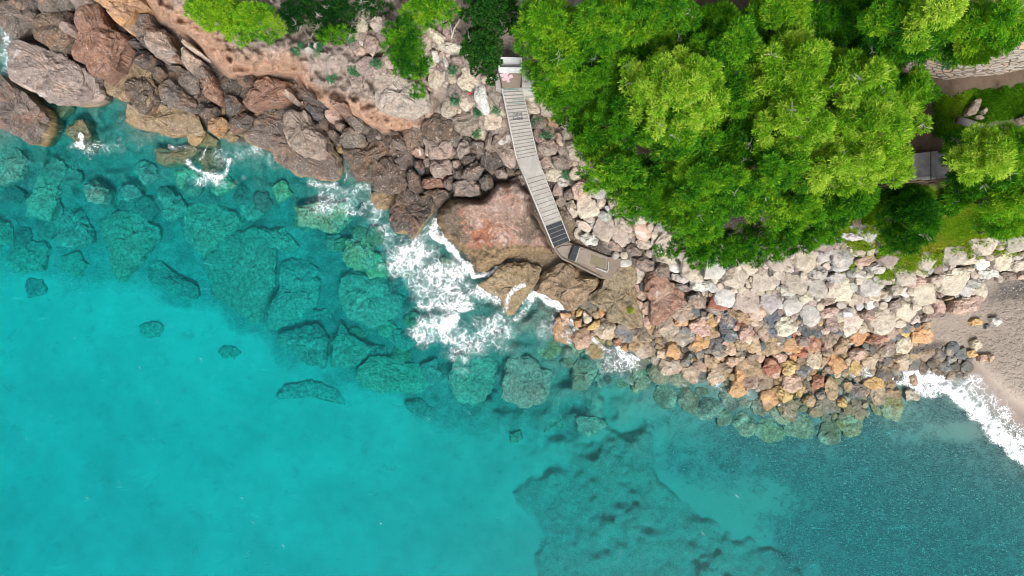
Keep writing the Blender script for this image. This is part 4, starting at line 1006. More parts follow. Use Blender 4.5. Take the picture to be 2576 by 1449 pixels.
def crown(name, label, cat, T, rx, ry, rot, ztop, depth, mat, nl, lr, seed, tone=.5, dens=120, group=None, L=.17, W=.036, B=7, flat=.75, trunk=True, zg=None, up=.6, spread=.25, twigs=2):
    rg = np.random.default_rng(seed); T = np.asarray(T, float)
    zm = ztop-depth*.5; c = w(T, zm); k = (1-zm/CAMZ)/(64*S); a, b = rx*k, ry*k; ro = -math.radians(rot)
    zg = float(Hf(T[None])[0]) if zg is None else zg
    Vs, Fs, tn, lobes = [], [], [], []; off = 0
    for i in range(nl):
        rho = math.sqrt((i+.5)/nl); ph = i*2.39996+rg.uniform(-.3, .3)+seed
        rr = lr*rg.uniform(.75, 1.25)*(1-.25*rho)
        jr = rho*rg.uniform(.86, 1.2); u, v = max(0, a-rr*.75)*jr*math.cos(ph), max(0, b-rr*.75)*jr*math.sin(ph)
        x = c[0]+u*math.cos(ro)-v*math.sin(ro); y = c[1]+u*math.sin(ro)+v*math.cos(ro)
        z = ztop-rr*.7-depth*(rho**2.0)*rg.uniform(.75, 1.1)+rg.uniform(-.7, .3)*min(1, depth)
        lc = np.array((x, y, z)); lobes.append((lc, rr))
        P, d, a_ = lobe_points(rg, lc, rr, flat, dens)
        V, F = blades(P, d, rg, L, W, B, up); Vs.append(V); Fs.append(F+off); off += len(V)
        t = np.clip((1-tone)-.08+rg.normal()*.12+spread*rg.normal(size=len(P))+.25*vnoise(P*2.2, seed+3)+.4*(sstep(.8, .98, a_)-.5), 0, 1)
        tn.append(np.repeat(t, B*4))
    V = np.concatenate(Vs); F = np.concatenate(Fs); t = np.concatenate(tn)
    root = empty(name, (c[0], c[1], zg)); tag(root, label, cat, group)
    me = fastmesh('crown', V-np.array((c[0], c[1], zg)), F, False); attr_f(me, 'tone', t)
    link('crown', me, M[mat], root)
    if trunk:
        mb = MB(); zt = ztop-depth*.45
        lean = rg.uniform(-.3, .3, 2)*min(1, a)+.5*(w(T, zg)-c)
        st = (lean[0], lean[1], -.3); top = (0, 0, zt-zg)
        mid = (lean[0]*.5+rg.uniform(-.2, .2), lean[1]*.5+rg.uniform(-.2, .2), (zt-zg)*.5)
        tr = max(.035, .045*(a+b)); mb.tube([st, mid, top], [tr*1.3, tr, tr*.45], 8)
        mb.build('trunk', M['bark'], root, True)
        lm = MB()
        for lc, rr in lobes:
            e = lc-np.array((c[0], c[1], zg)); h = max(.2, min(e[2]*.62, zt-zg))
            s0 = (0, 0, h); m_ = (e[0]*.5, e[1]*.5, (h+e[2])*.5+.1); lm.tube([s0, m_, tuple(e*np.array((1, 1, .98)))], [tr*.4, tr*.28, tr*.12], 5)
        lm.build('limbs', M['bark'], root, True)
        if twigs:
            for _ in range(twigs):
                tm = MB()
                lc, rr = lobes[rg.integers(len(lobes))]; e = lc-np.array((c[0], c[1], zg)); base = e+np.array((rg.uniform(-.3, .3)*rr, rg.uniform(-.3, .3)*rr, rr*flat*.98))
                for _ in range(7):
                    dd = rg.normal(size=3); dd[2] = abs(dd[2])*.25; dd /= np.linalg.norm(dd)
                    l = rr*rg.uniform(.4, .8); p1 = base+dd*l*.5+rg.normal(size=3)*.05; p2 = base+dd*l+rg.normal(size=3)*.08
                    tm.tube([base, p1, p2], [.022, .015, .006], 4)
                tm.build('dead_twig_spray', M['twig'], root, True)
    return root
GP = 'pines of the grove beside the stairs'
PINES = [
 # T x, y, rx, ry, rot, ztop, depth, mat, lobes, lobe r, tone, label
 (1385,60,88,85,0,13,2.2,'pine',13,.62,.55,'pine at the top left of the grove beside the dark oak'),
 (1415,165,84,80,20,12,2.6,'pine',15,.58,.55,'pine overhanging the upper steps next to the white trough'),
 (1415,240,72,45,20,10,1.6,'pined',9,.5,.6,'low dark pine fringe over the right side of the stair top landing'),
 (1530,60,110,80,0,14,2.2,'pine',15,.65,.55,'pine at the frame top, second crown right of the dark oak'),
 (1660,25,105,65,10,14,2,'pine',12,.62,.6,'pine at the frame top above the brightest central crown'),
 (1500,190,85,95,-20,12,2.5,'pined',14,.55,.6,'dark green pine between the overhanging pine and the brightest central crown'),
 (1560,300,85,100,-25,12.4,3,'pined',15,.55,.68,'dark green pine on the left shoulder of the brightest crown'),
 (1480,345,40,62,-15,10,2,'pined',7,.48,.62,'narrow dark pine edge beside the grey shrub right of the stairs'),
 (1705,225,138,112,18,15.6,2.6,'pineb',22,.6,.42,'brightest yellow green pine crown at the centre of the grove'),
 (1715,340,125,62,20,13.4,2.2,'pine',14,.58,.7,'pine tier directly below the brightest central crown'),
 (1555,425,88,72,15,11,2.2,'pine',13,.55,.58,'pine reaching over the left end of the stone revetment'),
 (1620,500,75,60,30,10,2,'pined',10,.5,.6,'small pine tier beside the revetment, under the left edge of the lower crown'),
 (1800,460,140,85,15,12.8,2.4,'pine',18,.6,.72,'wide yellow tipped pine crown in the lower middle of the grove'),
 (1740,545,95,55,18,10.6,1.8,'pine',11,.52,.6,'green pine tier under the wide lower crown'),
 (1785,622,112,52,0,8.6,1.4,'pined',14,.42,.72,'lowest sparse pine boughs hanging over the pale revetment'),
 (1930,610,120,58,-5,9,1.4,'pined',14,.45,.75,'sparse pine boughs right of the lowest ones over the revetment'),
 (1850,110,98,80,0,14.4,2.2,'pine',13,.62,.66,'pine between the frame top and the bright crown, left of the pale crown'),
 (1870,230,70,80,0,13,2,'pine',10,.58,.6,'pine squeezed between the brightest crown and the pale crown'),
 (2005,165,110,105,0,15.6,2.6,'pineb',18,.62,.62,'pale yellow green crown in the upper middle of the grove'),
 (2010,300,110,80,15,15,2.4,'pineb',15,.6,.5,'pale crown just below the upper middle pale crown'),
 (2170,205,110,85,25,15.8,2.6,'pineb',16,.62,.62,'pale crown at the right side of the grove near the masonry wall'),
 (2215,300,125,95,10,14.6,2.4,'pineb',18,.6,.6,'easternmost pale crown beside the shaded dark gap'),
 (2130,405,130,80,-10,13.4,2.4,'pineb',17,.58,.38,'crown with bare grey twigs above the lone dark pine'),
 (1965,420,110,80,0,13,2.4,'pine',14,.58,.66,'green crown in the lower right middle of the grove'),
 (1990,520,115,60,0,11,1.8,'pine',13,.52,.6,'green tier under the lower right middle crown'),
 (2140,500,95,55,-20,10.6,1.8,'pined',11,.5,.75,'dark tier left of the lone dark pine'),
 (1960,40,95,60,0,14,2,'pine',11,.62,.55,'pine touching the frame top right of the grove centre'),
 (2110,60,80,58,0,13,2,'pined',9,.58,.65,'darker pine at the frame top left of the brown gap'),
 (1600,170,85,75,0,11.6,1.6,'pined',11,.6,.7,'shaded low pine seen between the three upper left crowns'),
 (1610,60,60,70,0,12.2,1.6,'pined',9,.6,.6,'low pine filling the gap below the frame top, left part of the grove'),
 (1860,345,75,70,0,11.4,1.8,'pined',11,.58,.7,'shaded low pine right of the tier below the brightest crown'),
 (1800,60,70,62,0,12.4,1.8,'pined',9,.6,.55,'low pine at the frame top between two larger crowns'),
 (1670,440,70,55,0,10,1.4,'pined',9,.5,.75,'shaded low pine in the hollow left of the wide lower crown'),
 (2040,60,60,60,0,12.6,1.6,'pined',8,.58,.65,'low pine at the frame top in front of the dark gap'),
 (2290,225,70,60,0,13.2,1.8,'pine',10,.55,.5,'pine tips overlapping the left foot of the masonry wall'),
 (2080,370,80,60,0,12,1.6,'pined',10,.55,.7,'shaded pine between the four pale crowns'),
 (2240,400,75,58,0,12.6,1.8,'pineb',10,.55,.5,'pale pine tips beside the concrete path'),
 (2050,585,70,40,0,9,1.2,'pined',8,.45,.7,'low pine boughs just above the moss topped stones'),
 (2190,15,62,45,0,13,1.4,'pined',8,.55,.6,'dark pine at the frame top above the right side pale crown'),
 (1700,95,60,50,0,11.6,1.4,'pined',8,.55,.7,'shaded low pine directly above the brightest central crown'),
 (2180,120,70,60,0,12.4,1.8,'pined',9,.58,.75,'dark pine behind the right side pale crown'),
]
for i, (x, y, rx, ry, ro, zt, dp, mt, nl, lr, tn, lb) in enumerate(PINES):
    crown('pine_tree', lb, 'pine tree', (x, y), rx*1.04, ry*1.04, ro, 12.6+(zt-12.6)*.65 if zt > 9.5 else zt, dp*.75, mt, int(nl*2.2), lr*.76, 31+i, tn, group=GP, twigs=7 if mt == 'pineb' else 3)
GP2 = 'pines above the masonry wall'
for i, (x, y, rx, ry, ro, zt, dp, mt, nl, lr, tn, lb) in enumerate([
 (2260,30,70,45,0,16,1.8,'pine',8,.6,.6,'pine crown at the frame top directly above the masonry wall corner'),
 (2345,28,62,62,-30,17,2,'pineb',9,.6,.45,'bright pine crown at the frame top over the masonry wall'),
 (2300,70,72,40,5,15.5,1.4,'pine',7,.52,.75,'flat lit pine bough just above the masonry wall'),
 (2315,116,60,24,0,14,1.0,'pined',6,.5,.8,'thin pine bough hanging across the masonry wall'),
 (2400,62,52,42,-20,15.5,1.6,'pine',7,.52,.62,'pine crown between the bright one and the frame corner'),
 (2500,50,90,62,0,16.4,2,'pine',11,.6,.55,'pine crown near the top right frame corner'),
 (2435,112,32,26,0,14.4,1.2,'pined',6,.5,.7,'dark rounded pine right of the bare wall face'),
 (2530,80,60,46,0,15,1.8,'pined',9,.55,.75,'dark pine at the right frame edge above the wall'),
 (2235,140,60,48,0,13,1.6,'pined',7,.5,.6,'dark thin pine at the left end of the masonry wall')]):
    crown('pine_tree', lb, 'pine tree', (x, y), rx, ry, ro, zt, dp, mt, nl, lr, 131+i, tn, group=GP2)
GP3 = 'pines at the right frame edge'
for i, (x, y, rx, ry, ro, zt, dp, mt, nl, lr, tn, lb) in enumerate([
 (2490,385,62,72,0,15.6,2,'pineb',10,.58,.35,'yellow tipped pine crown right of the concrete path'),
 (2560,390,70,90,0,15,2.4,'pine',12,.58,.55,'pine at the right frame edge level with the concrete path'),
 (2560,490,70,70,0,14,2.4,'pine',13,.55,.5,'pine at the right frame edge below the path'),
 (2435,470,55,62,0,12.4,2,'pined',8,.5,.85,'pine bough reaching over the right end of the concrete path'),
 (2415,365,42,42,0,12,1.4,'pined',5,.45,.7,'dark little pine between the path and the pale stone edging'),
 (2545,560,55,34,10,11.6,1.6,'pine',8,.5,.55,'lowest pine tier above the grassy slope at the right')]):
    crown('pine_tree', lb, 'pine tree', (x, y), rx, ry, ro, zt, dp, mt, nl, lr, 151+i, tn, group=GP3)
crown('pine_tree', 'lone dark pine on the grassy slope above the revetment', 'pine tree', (2300,545), 62, 92, 0, 11.4, 3.2, 'pined', 22, .55, 170, .9, dens=110, L=.2, W=.03, B=8, group=None)
crown('pine_tree', 'bright young pine on the cliff at the left of the dark thicket', 'pine tree', (520,10), 72, 52, 0, 9.4, 1.4, 'pine', 22, .33, 171, .3, dens=120, group='shrubby pines on the cliff top')
crown('pine_tree', 'bright pine shrub hanging over the cliff rim, lowest on the left', 'pine tree', (560,58), 62, 34, 25, 8.6, 1.0, 'pine', 13, .3, 172, .25, dens=110, group='shrubby pines on the cliff top')
crown('pine_tree', 'bright pine shrub right beside the dark thicket', 'pine tree', (640,42), 62, 48, 0, 9.2, 1.3, 'pine', 20, .33, 173, .3, dens=110, group='shrubby pines on the cliff top')
crown('pine_tree', 'tall narrow yellow green pine between two pale rock patches', 'pine tree', (1022,125), 50, 96, -15, 9.6, 1.2, 'pine', 26, .4, 174, .85, dens=105)
crown('pine_tree', 'bright green pine at the frame top above the fallen grey branches', 'pine tree', (1075,18), 72, 48, 0, 10, 1.3, 'pine', 12, .42, 175, .55, dens=100)
crown('thicket_shrub', 'dark green shrub at the frame top right of the bright pine shrubs', 'shrub', (765,30), 72, 62, 0, 8.6, .9, 'oak', 14, .42, 176, .95, dens=80, twigs=4, group='dark thicket on the cliff top')
crown('thicket_shrub', 'dark green shrub touching the blue green bush on the cliff top', 'shrub', (855,28), 62, 44, 0, 8.4, .9, 'oak', 11, .4, 177, .85, dens=70, twigs=5, group='dark thicket on the cliff top')
crown('thicket_shrub', 'low green shrub behind the fan palm on the cliff top', 'shrub', (835,82), 52, 26, 0, 8, .7, 'pined', 9, .32, 178, .4, dens=80, group='dark thicket on the cliff top')
crown('thicket_shrub', 'grey twigged shrub at the frame top left of the narrow pine', 'shrub', (930,10), 52, 24, 0, 8.4, .8, 'oak', 7, .36, 179, .7, dens=50, twigs=6, group='dark thicket on the cliff top')
for i, (x, y, rx, ry, lb) in enumerate([(1238,20,78,62,'dark holm oak at the frame top, upper of the two next to the pine grove'),(1212,125,55,66,'dark holm oak just left above the white trough')]):
    crown('holm_oak', lb, 'oak tree', (x, y), rx, ry, 0, 10.4-i*.6, 1.5, 'oak', 22, .42, 180+i, .35, dens=130, L=.1, W=.075, B=5, group='dark oaks between the cliff and the pine grove', twigs=1)
crown('grey_shrub', 'grey green round shrub between the stairs slope and the pines', 'shrub', (1435,300), 36, 30, 0, 6.6, .6, 'oak', 8, .3, 190, .9, dens=90, L=.09, W=.05, B=5, twigs=4, zg=5.4)
BUSH = [(862,70,26,20,'blue green bush on the cliff top beside the dark thicket'),(880,95,18,16,'blue green bush below the first one on the cliff top'),(795,120,18,16,'low green bush beside the leaning dead trunk'),
 (742,130,12,9,'tiny green bush left of the leaning dead trunk'),(890,178,22,10,'flat green bush on the bare conglomerate'),(835,195,10,12,'tiny bush in the middle of the bare conglomerate'),
 (946,158,14,12,'green bush left of the narrow pine foot'),(990,205,15,16,'upper bush on the speckled dome'),(1035,240,16,14,'lowest round bush on the speckled dome'),(1020,215,20,9,'flat bush on the speckled dome'),
 (1140,175,14,18,'green bush right of the fallen grey branches'),(1145,250,12,16,'green bush left of the tall white slab'),(1245,275,15,12,'green bush at the left side of the upper stairs'),
 (1375,335,16,18,'bright green bush right of the upper stairs'),(1405,295,14,14,'small bush against the beige stairside rock'),(1200,283,12,9,'small bush under the tall white slab'),
 (1425,440,16,14,'dull bush beside the revetment top'),(1352,305,12,16,'thin bush in the gap right of the upper stairs'),(1195,330,16,12,'brown green bush above the scree'),(1175,215,12,22,'dark bush in the gully below the oak')]
for i, (x, y, rx, ry, lb) in enumerate(BUSH):
    crown('bush', lb, 'bush', (x, y), rx, ry, rng.uniform(0, 90), float(Hf(np.array([[x, y]], float))[0])+.55, .2, 'teal_leaf', 4, .2, 200+i, .45, dens=150, L=.1, W=.03, B=5, trunk=False, group='low bushes on the rocky slope')
# sea-weed tuft
crown('green_weed', 'bright green weed tuft on the flat brown slab', 'plant', conv('G', '955,322')[0], 9, 7, 0, 1.35, .1, 'grass', 3, .14, 240, .1, dens=300, L=.09, W=.03, B=5, trunk=False)
# fan palm
def palm():
    p = conv('B', '990,340')[0]; z = float(Hf(p[None])[0]); c = w(p, z+.3); root = empty('fan_palm', (c[0], c[1], z)); tag(root, 'small fan palm with pale fronds on the cliff top', 'palm')
    rg = np.random.default_rng(3)
    for k in range(9):
        a = rg.uniform(-2.6, -.2) if k < 7 else rg.uniform(0, 3); L = rg.uniform(.4, .62); mb = MB(); e = Vector((math.cos(a)*L, math.sin(a)*L, .35))
        mb.tube([(0, 0, .1), tuple(e*.6+Vector((0, 0, .12))), tuple(e)], [.02, .015, .01], 4)
        for j in range(13):
            b = a+(j-6)*.17; l = .42*(1-abs(j-6)*.03); q = e+Vector((math.cos(b)*l, math.sin(b)*l, -.08)); s = Vector((-math.sin(b), math.cos(b), 0))*.018
            mb.poly([e-s*.3, e+s*.3, (e+q)/2+s+Vector((0, 0, .02)), q, (e+q)/2-s+Vector((0, 0, .02))], [(0, 1, 2, 3, 4)])
        mb.build('frond', M['teal_leaf'] if k < 4 else M['twig'], root)
palm()
# ground cover
def cover(name, label, poly, n, seed, mat='grass', dens=None, tone=.5, L=.13, ez=0):
    rg = np.random.default_rng(seed); lo, hi = poly.min(0), poly.max(0); P = rg.uniform(lo, hi, (n, 2))
    d = sdf(P, poly)+16*fbm(np.stack([P[:, 0]/40, P[:, 1]/40, P[:, 0]*0], -1), 61, 4); P = P[d < rg.uniform(-14, 3, len(d))]
    z = Hf(P)+.03+ez; xy = w(P, z); C = np.concatenate([xy, z[:, None]], -1)
    N = np.tile(np.array((0, 0, 1.)), (len(C), 1)); B = 5
    V, F = blades(C, N, rg, L, .05, B, .5)
    t = np.clip(tone+.45*fbm(C*.55, 5, 4)+rg.normal(size=len(C))*.15+.5*sstep(560, 620, P[:, 1]), 0, 1)
    me = fastmesh(name, V, F, False); attr_f(me, 'tone', np.repeat(t, B*4)); o = link(name, me, M[mat]); tag(o, label, 'ground cover', kind='stuff')
cover('ground_cover', 'bright green creeping ground cover on the slope above the revetment', GRASS, 60000, 1, tone=.25)
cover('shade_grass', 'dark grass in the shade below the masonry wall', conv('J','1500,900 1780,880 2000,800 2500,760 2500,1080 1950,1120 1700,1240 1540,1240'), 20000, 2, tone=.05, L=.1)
cover('wall_creeper', 'green creeper on the ground above the masonry wall', conv('J','1700,380 2060,400 2080,480 1880,560 1720,600'), 6000, 3, tone=.2, ez=3.4)
# moss/plants lying over the upper courses of the revetment
mo = np.array([[2130,590],[2155,610],[2175,625],[2230,640],[2260,655],[2300,650],[2125,660],[2230,690],[2420,640],[2470,625],[2540,625],[2360,650],[2330,665],[2190,585],[2120,560],[2290,670]], float)
def moss():
    rg = np.random.default_rng(8); C = []
    for p in mo:
        n = 170; q = p+rg.normal(size=(n, 2))*np.array((13, 8)); z = Hf(q)+.5; C.append(np.concatenate([w(q, z), z[:, None]-rg.uniform(0, .15, (n, 1))], -1))
    C = np.concatenate(C); V, F = blades(C, np.tile(np.array((0, -.3, 1.)), (len(C), 1)), rg, .13, .045, 5, .5)
    t = np.clip(.6+rg.normal(size=len(C))*.25, 0, 1); me = fastmesh('creeping_plants', V, F, False); attr_f(me, 'tone', np.repeat(t, 20)); tag(link('creeping_plants', me, M['grass']), 'yellow green creeping plants over the top stones of the revetment', 'ground cover', kind='stuff')
moss()

# ------------------------------------------------------------------ stairs and concrete
def quadstrip(L0, R0, L1, R1, n):
    return [((L0+(L1-L0)*k/n), (R0+(R1-R0)*k/n), (L0+(L1-L0)*(k+1)/n), (R0+(R1-R0)*(k+1)/n)) for k in range(n)]
def pr(mb, T, zt, zb):
    mb.prism([tuple(q) for q in w(np.asarray(T, float), zt)], zb, zt)
def stairs():
    rg = np.random.default_rng(5)
    t0 = 7.25; nU = 20; nL = 17
    zl = t0-nU*.165; zb = 1.25; rl = (zl-zb)/nL
    UL, UR = conv('C', '930,800')[0], conv('C', '1100,793')[0]
    ML, MR = conv('D', '1515,305')[0], conv('D', '1690,270')[0]
    NL, NR = conv('D', '1582,455')[0], conv('D', '1738,412')[0]
    BL, BR = conv('D', '1850,1108')[0], conv('D', '1988,1050')[0]
    root = empty('concrete_stairs', tuple(w((UL+UR)/2, 1.))+(1.,)); org = tuple(root.location)
    tag(root, 'long grey concrete staircase descending over the rocks to the sea, lowest steps painted black', 'stairs')
    up, rshade, lo, bl, rshade2 = MB(), MB(), MB(), MB(), MB()
    def flight(L0, R0, L1, R1, n, za, r, skip=None):
        for k, (a, b, c, d) in enumerate(quadstrip(L0, R0, L1, R1, n)):
            z = za-r*(k+1)
            ov = .0
            mb = (skip or up) if not (skip is lo and k >= n-5) else bl
            pr(mb, [a, b, d+(d-b)*.02, c+(c-a)*.02], z, z-.75)
            f = .93
            j = rg.uniform(-.03, .03)
            pr(rshade if L0 is UL else rshade2, [a+(c-a)*(f+j), b+(d-b)*(f+j), d+(d-b)*.04, c+(c-a)*.04], z+.008, z-.1)  # thin dark strip along the tread edge, paints in the riser shadow
    flight(UL, UR, ML, MR, nU, t0, (t0-zl)/nU, up)
    flight(NL, NR, BL, BR, nL, zl, rl, lo)
    def g(mb, name, mat, sm=False): return mb.build(name, mat, root, sm, org=org)
    def off(mb): mb.v = [(x-org[0], y-org[1], z-org[2]) for x, y, z in mb.v]; return mb
    off(up).build('upper_flight', M['conc'], root, bevel=.008)
    lm = MB(); pr(lm, [ML, MR, NR, NL], zl, zl-.8); off(lm).build('mid_landing', M['conc'], root, bevel=.02)
    off(lo).build('lower_flight', M['conc'], root, bevel=.008); b = off(bl).build('black_steps', M['black'], root, bevel=.015); b['label'] = 'steps painted black'
    off(rshade).build('riser_shade_strip', M['riser_shade_strip'], root); off(rshade2).build('riser_shade_strip', M['riser_shade_strip'], root)
    def stringer(name, pts, zs, out, parent=root):
        m = MB()
        for i in range(len(pts)-1):
            a, b_ = pts[i], pts[i+1]; o_ = out
            P = [a, b_, b_+o_, a+o_]; Z = [zs[i], zs[i+1], zs[i+1], zs[i]]
            xy = [tuple(w(np.array(p), z)) for p, z in zip(P, Z)]; m.prism(xy, [z-.7 for z in Z], [z+.02 for z in Z])
        off(m).build(name, M['conc'], parent, bevel=.01)
    stringer('side_beam', [UL, ML, NL, BL], [t0-.16, zl, zl, zb], np.array((-3.4, .6)))
    stringer('side_beam', [UR, MR, NR, BR], [t0-.16, zl, zl, zb], np.array((2.2, -.3)))
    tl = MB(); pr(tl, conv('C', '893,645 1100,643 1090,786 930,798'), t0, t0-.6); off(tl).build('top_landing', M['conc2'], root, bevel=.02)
    rl_ = MB(); pr(rl_, conv('C', '1103,643 1300,640 1300,780 1102,790'), t0-.02, t0-.6); off(rl_).build('side_landing', M['conc'], root, bevel=.02)
    fb = MB(); P = conv('C', '1103,790 1290,782 1283,812 1240,836 1122,856'); fb.prism([tuple(q) for q in w(P, t0-.25)], t0-1.3, [t0-.03, t0-.05, t0-.35, t0-.6, t0-.65]); off(fb).build('landing_apron', M['conc'], root, bevel=.02)
    lf = MB(); pr(lf, conv('C', '862,672 890,662 926,800 924,822 866,800'), t0-.5, t0-1.2); off(lf).build('landing_apron', M['conc'], root, bevel=.02)
    # faded pink paint
    pk = MB(); 
    for k in range(9):
        c = conv('C', f'{940+rg.uniform(-15,75)},{690+rg.uniform(-25,50)}')[0]; r = rg.uniform(4, 9); pr(pk, [c+np.array((math.cos(a)*r*rg.uniform(.7,1.2), math.sin(a)*r*rg.uniform(.6, 1))) for a in np.linspace(0, 5.9, 11)], t0+.003+.0008*k, t0-.01)
    off(pk).build('faded_pink_paint_patch', M['pinkp'], root)
    # graffiti
    def text(s, zone, xy, z, size, rot, mat):
        cu = bpy.data.curves.new('graffiti', 'FONT'); cu.body = s; cu.size = size; cu.extrude = .002; cu.align_x = 'CENTER'; cu.align_y = 'CENTER'; cu.offset = .004; cu.shear = .2
        o = bpy.data.objects.new('graffiti', cu); COL.objects.link(o); cu.materials.append(mat)
        bpy.context.view_layer.update(); me_ = bpy.data.meshes.new_from_object(o.evaluated_get(bpy.context.evaluated_depsgraph_get())); bpy.data.objects.remove(o); o = link('graffiti', me_, None)
        p = w(conv(zone, xy)[0], z); o.parent = root; o.location = (p[0]-org[0], p[1]-org[1], z-org[2]+.006); o.rotation_euler = (0, 0, math.radians(rot))
    st = (t0-zl)/nU
    def zc(y): return t0-st*(math.floor((y-800)/((1437-800)/nU))+1)
    text('Gisé', 'C', f'1065,{1070}', zc(1070), .30, 4, M['ink'])
    text('AINI', 'C', f'1060,{1030}', zc(1030), .26, 2, M['ink'])
    def scrib(zone, x0, x1, y, z, mat, amp=7, n=22, r=.012):
        m = MB(); pts = []
        for k in range(n):
            q = conv(zone, f'{x0+(x1-x0)*k/(n-1)+rg.uniform(-3,3)},{y+rg.uniform(-amp,amp)}')[0]; p = w(q, z); pts.append((p[0], p[1], z+.006))
        m.tube(pts, r, 4); off(m).build('graffiti', mat, root)
    scrib('C', 935, 1085, 812, zc(812), M['teal']); scrib('C', 940, 1080, 806, zc(806), M['teal'], 5)
    scrib('C', 975, 1110, 938, zc(938), M['teal'], 8); scrib('C', 1020, 1110, 905, zc(905), M['teal'], 3, 10)
    scrib('C', 1110, 1160, 740, t0, M['ink'], 14, 12); scrib('C', 1110, 1190, 805, t0-.04, M['teal'], 9, 16); scrib('C', 1160, 1215, 825, t0-.3, M['teal'], 7, 10)
    # trough
    tr = empty('white_trough', tuple(w(conv('C', '998,580')[0], t0))+(t0,)); tag(tr, 'whitewashed concrete trough with blue spray paint at the stair top', 'trough'); o2 = tuple(tr.location)
    def tb(pts, z1, z0, name, mat, bv=.015):
        m = MB(); pr(m, conv('C', pts), z1, z0); m.v = [(x-o2[0], y-o2[1], z-o2[2]) for x, y, z in m.v]; return m.build(name, mat, tr, bevel=bv)
    tb('905,552 1093,554 1091,606 904,604', t0+.12, t0-.2, 'floor', M['path'])
    tb('889,514 1108,518 1107,528 889,524', t0+1.0, t0-.1, 'back_wall', M['white'])
    m = MB(); P = conv('C', '890,525 1106,528 1094,556 904,554'); z1 = [t0+.92, t0+.92, t0+.125, t0+.125]
    m.prism([tuple(w(p, z)) for p, z in zip(P, z1)], t0-.1, z1); m.v = [(x-o2[0], y-o2[1], z-o2[2]) for x, y, z in m.v]; m.build('sloped_back', M['white'], tr)
    m = MB(); rg2 = np.random.default_rng(4)
    for k in range(7):
        u = rg2.uniform(.15, .85); v = rg2.uniform(.3, .7); q = P[0]*(1-u)*(1-v)+P[1]*u*(1-v)+P[3]*(1-u)*v+P[2]*u*v; z = t0+.92*(1-v)+.125*v+.012+.002*k
        c = w(q, z); a = [(c[0]+math.cos(t)*.2*rg2.uniform(.7, 1.2), c[1]+math.sin(t)*.05, z-.8/.7*math.sin(t)*-.05) for t in np.linspace(0, 5.8, 10)]
        m.poly(a, [tuple(range(10))])
    m.v = [(x-o2[0], y-o2[1], z-o2[2]) for x, y, z in m.v]; m.build('blue_spray_paint', M['blue'], tr)
    tb('889,526 904,528 904,608 890,612', t0+.75, t0-.1, 'side_wall', M['white']); tb('1094,528 1108,530 1107,612 1092,608', t0+.75, t0-.1, 'side_wall', M['white'])
    tb('890,613 904,606 1092,608 1107,614 1104,640 892,636', t0+.42, t0-.1, 'front_ledge', M['white'])
    # upper steps beside the trough
    us = MB(); L0, R0 = conv('C', '1118,330')[0], conv('C', '1215,330')[0]; L1, R1 = conv('C', '1110,640')[0], conv('C', '1240,640')[0]; so = tuple(w(L1, t0))+(t0,)
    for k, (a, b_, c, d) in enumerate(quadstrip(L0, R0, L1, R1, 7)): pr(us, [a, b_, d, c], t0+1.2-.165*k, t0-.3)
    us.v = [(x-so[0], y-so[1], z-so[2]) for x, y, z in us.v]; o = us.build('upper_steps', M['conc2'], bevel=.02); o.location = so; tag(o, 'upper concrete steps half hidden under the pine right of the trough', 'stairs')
    # foot landing and basin
    zb_ = 1.1; fo = tuple(w(conv('F', '560,980')[0], 0))+(0.,); ft = empty('concrete_basin', fo); tag(ft, 'low concrete landing with an algae stained basin at the stair foot', 'landing')
    def fbk(pts, z1, z0, name, mat, bv=.02):
        m = MB(); pr(m, conv('F', pts), z1, z0); m.v = [(x-fo[0], y-fo[1], z) for x, y, z in m.v]; return m.build(name, mat, ft, bevel=bv)
    fbk('250,850 400,835 520,880 560,892 760,968 885,985 870,1035 800,1130 765,1176 690,1162 450,1042 335,985 262,905', zb_, -.4, 'slab', M['conc2'])
    fbk('500,905 545,892 760,975 752,1080 735,1098 620,1060 460,1005', zb_+.035, zb_-.1, 'paving', M['conc3'])
    fbk('600,945 735,985 728,1075 590,1035', zb_+.045, zb_-.1, 'basin_floor', M['algaeconc'])
    fbk('640,1072 742,1112 758,1090 763,1010 752,1005 748,1080 738,1095 648,1060', zb_+.12, zb_-.1, 'kerb', M['conc'])
    fbk('395,985 445,862 492,880 450,1005', zb_+.3, zb_-.1, 'black_step', M['black'])
    fbk('452,1005 493,882 503,886 464,1010', zb_+.18, zb_-.1, 'kerb', M['conc'])
    fbk('285,890 330,870 425,860 385,985 330,955', zb_+.06, zb_-.1, 'worn_landing', M['conc3'])
    fbk('250,855 262,850 300,930 345,975 460,1030 700,1150 690,1162 450,1045 335,988 262,908', zb_+.1, zb_-.2, 'kerb', M['conc2'])
stairs()

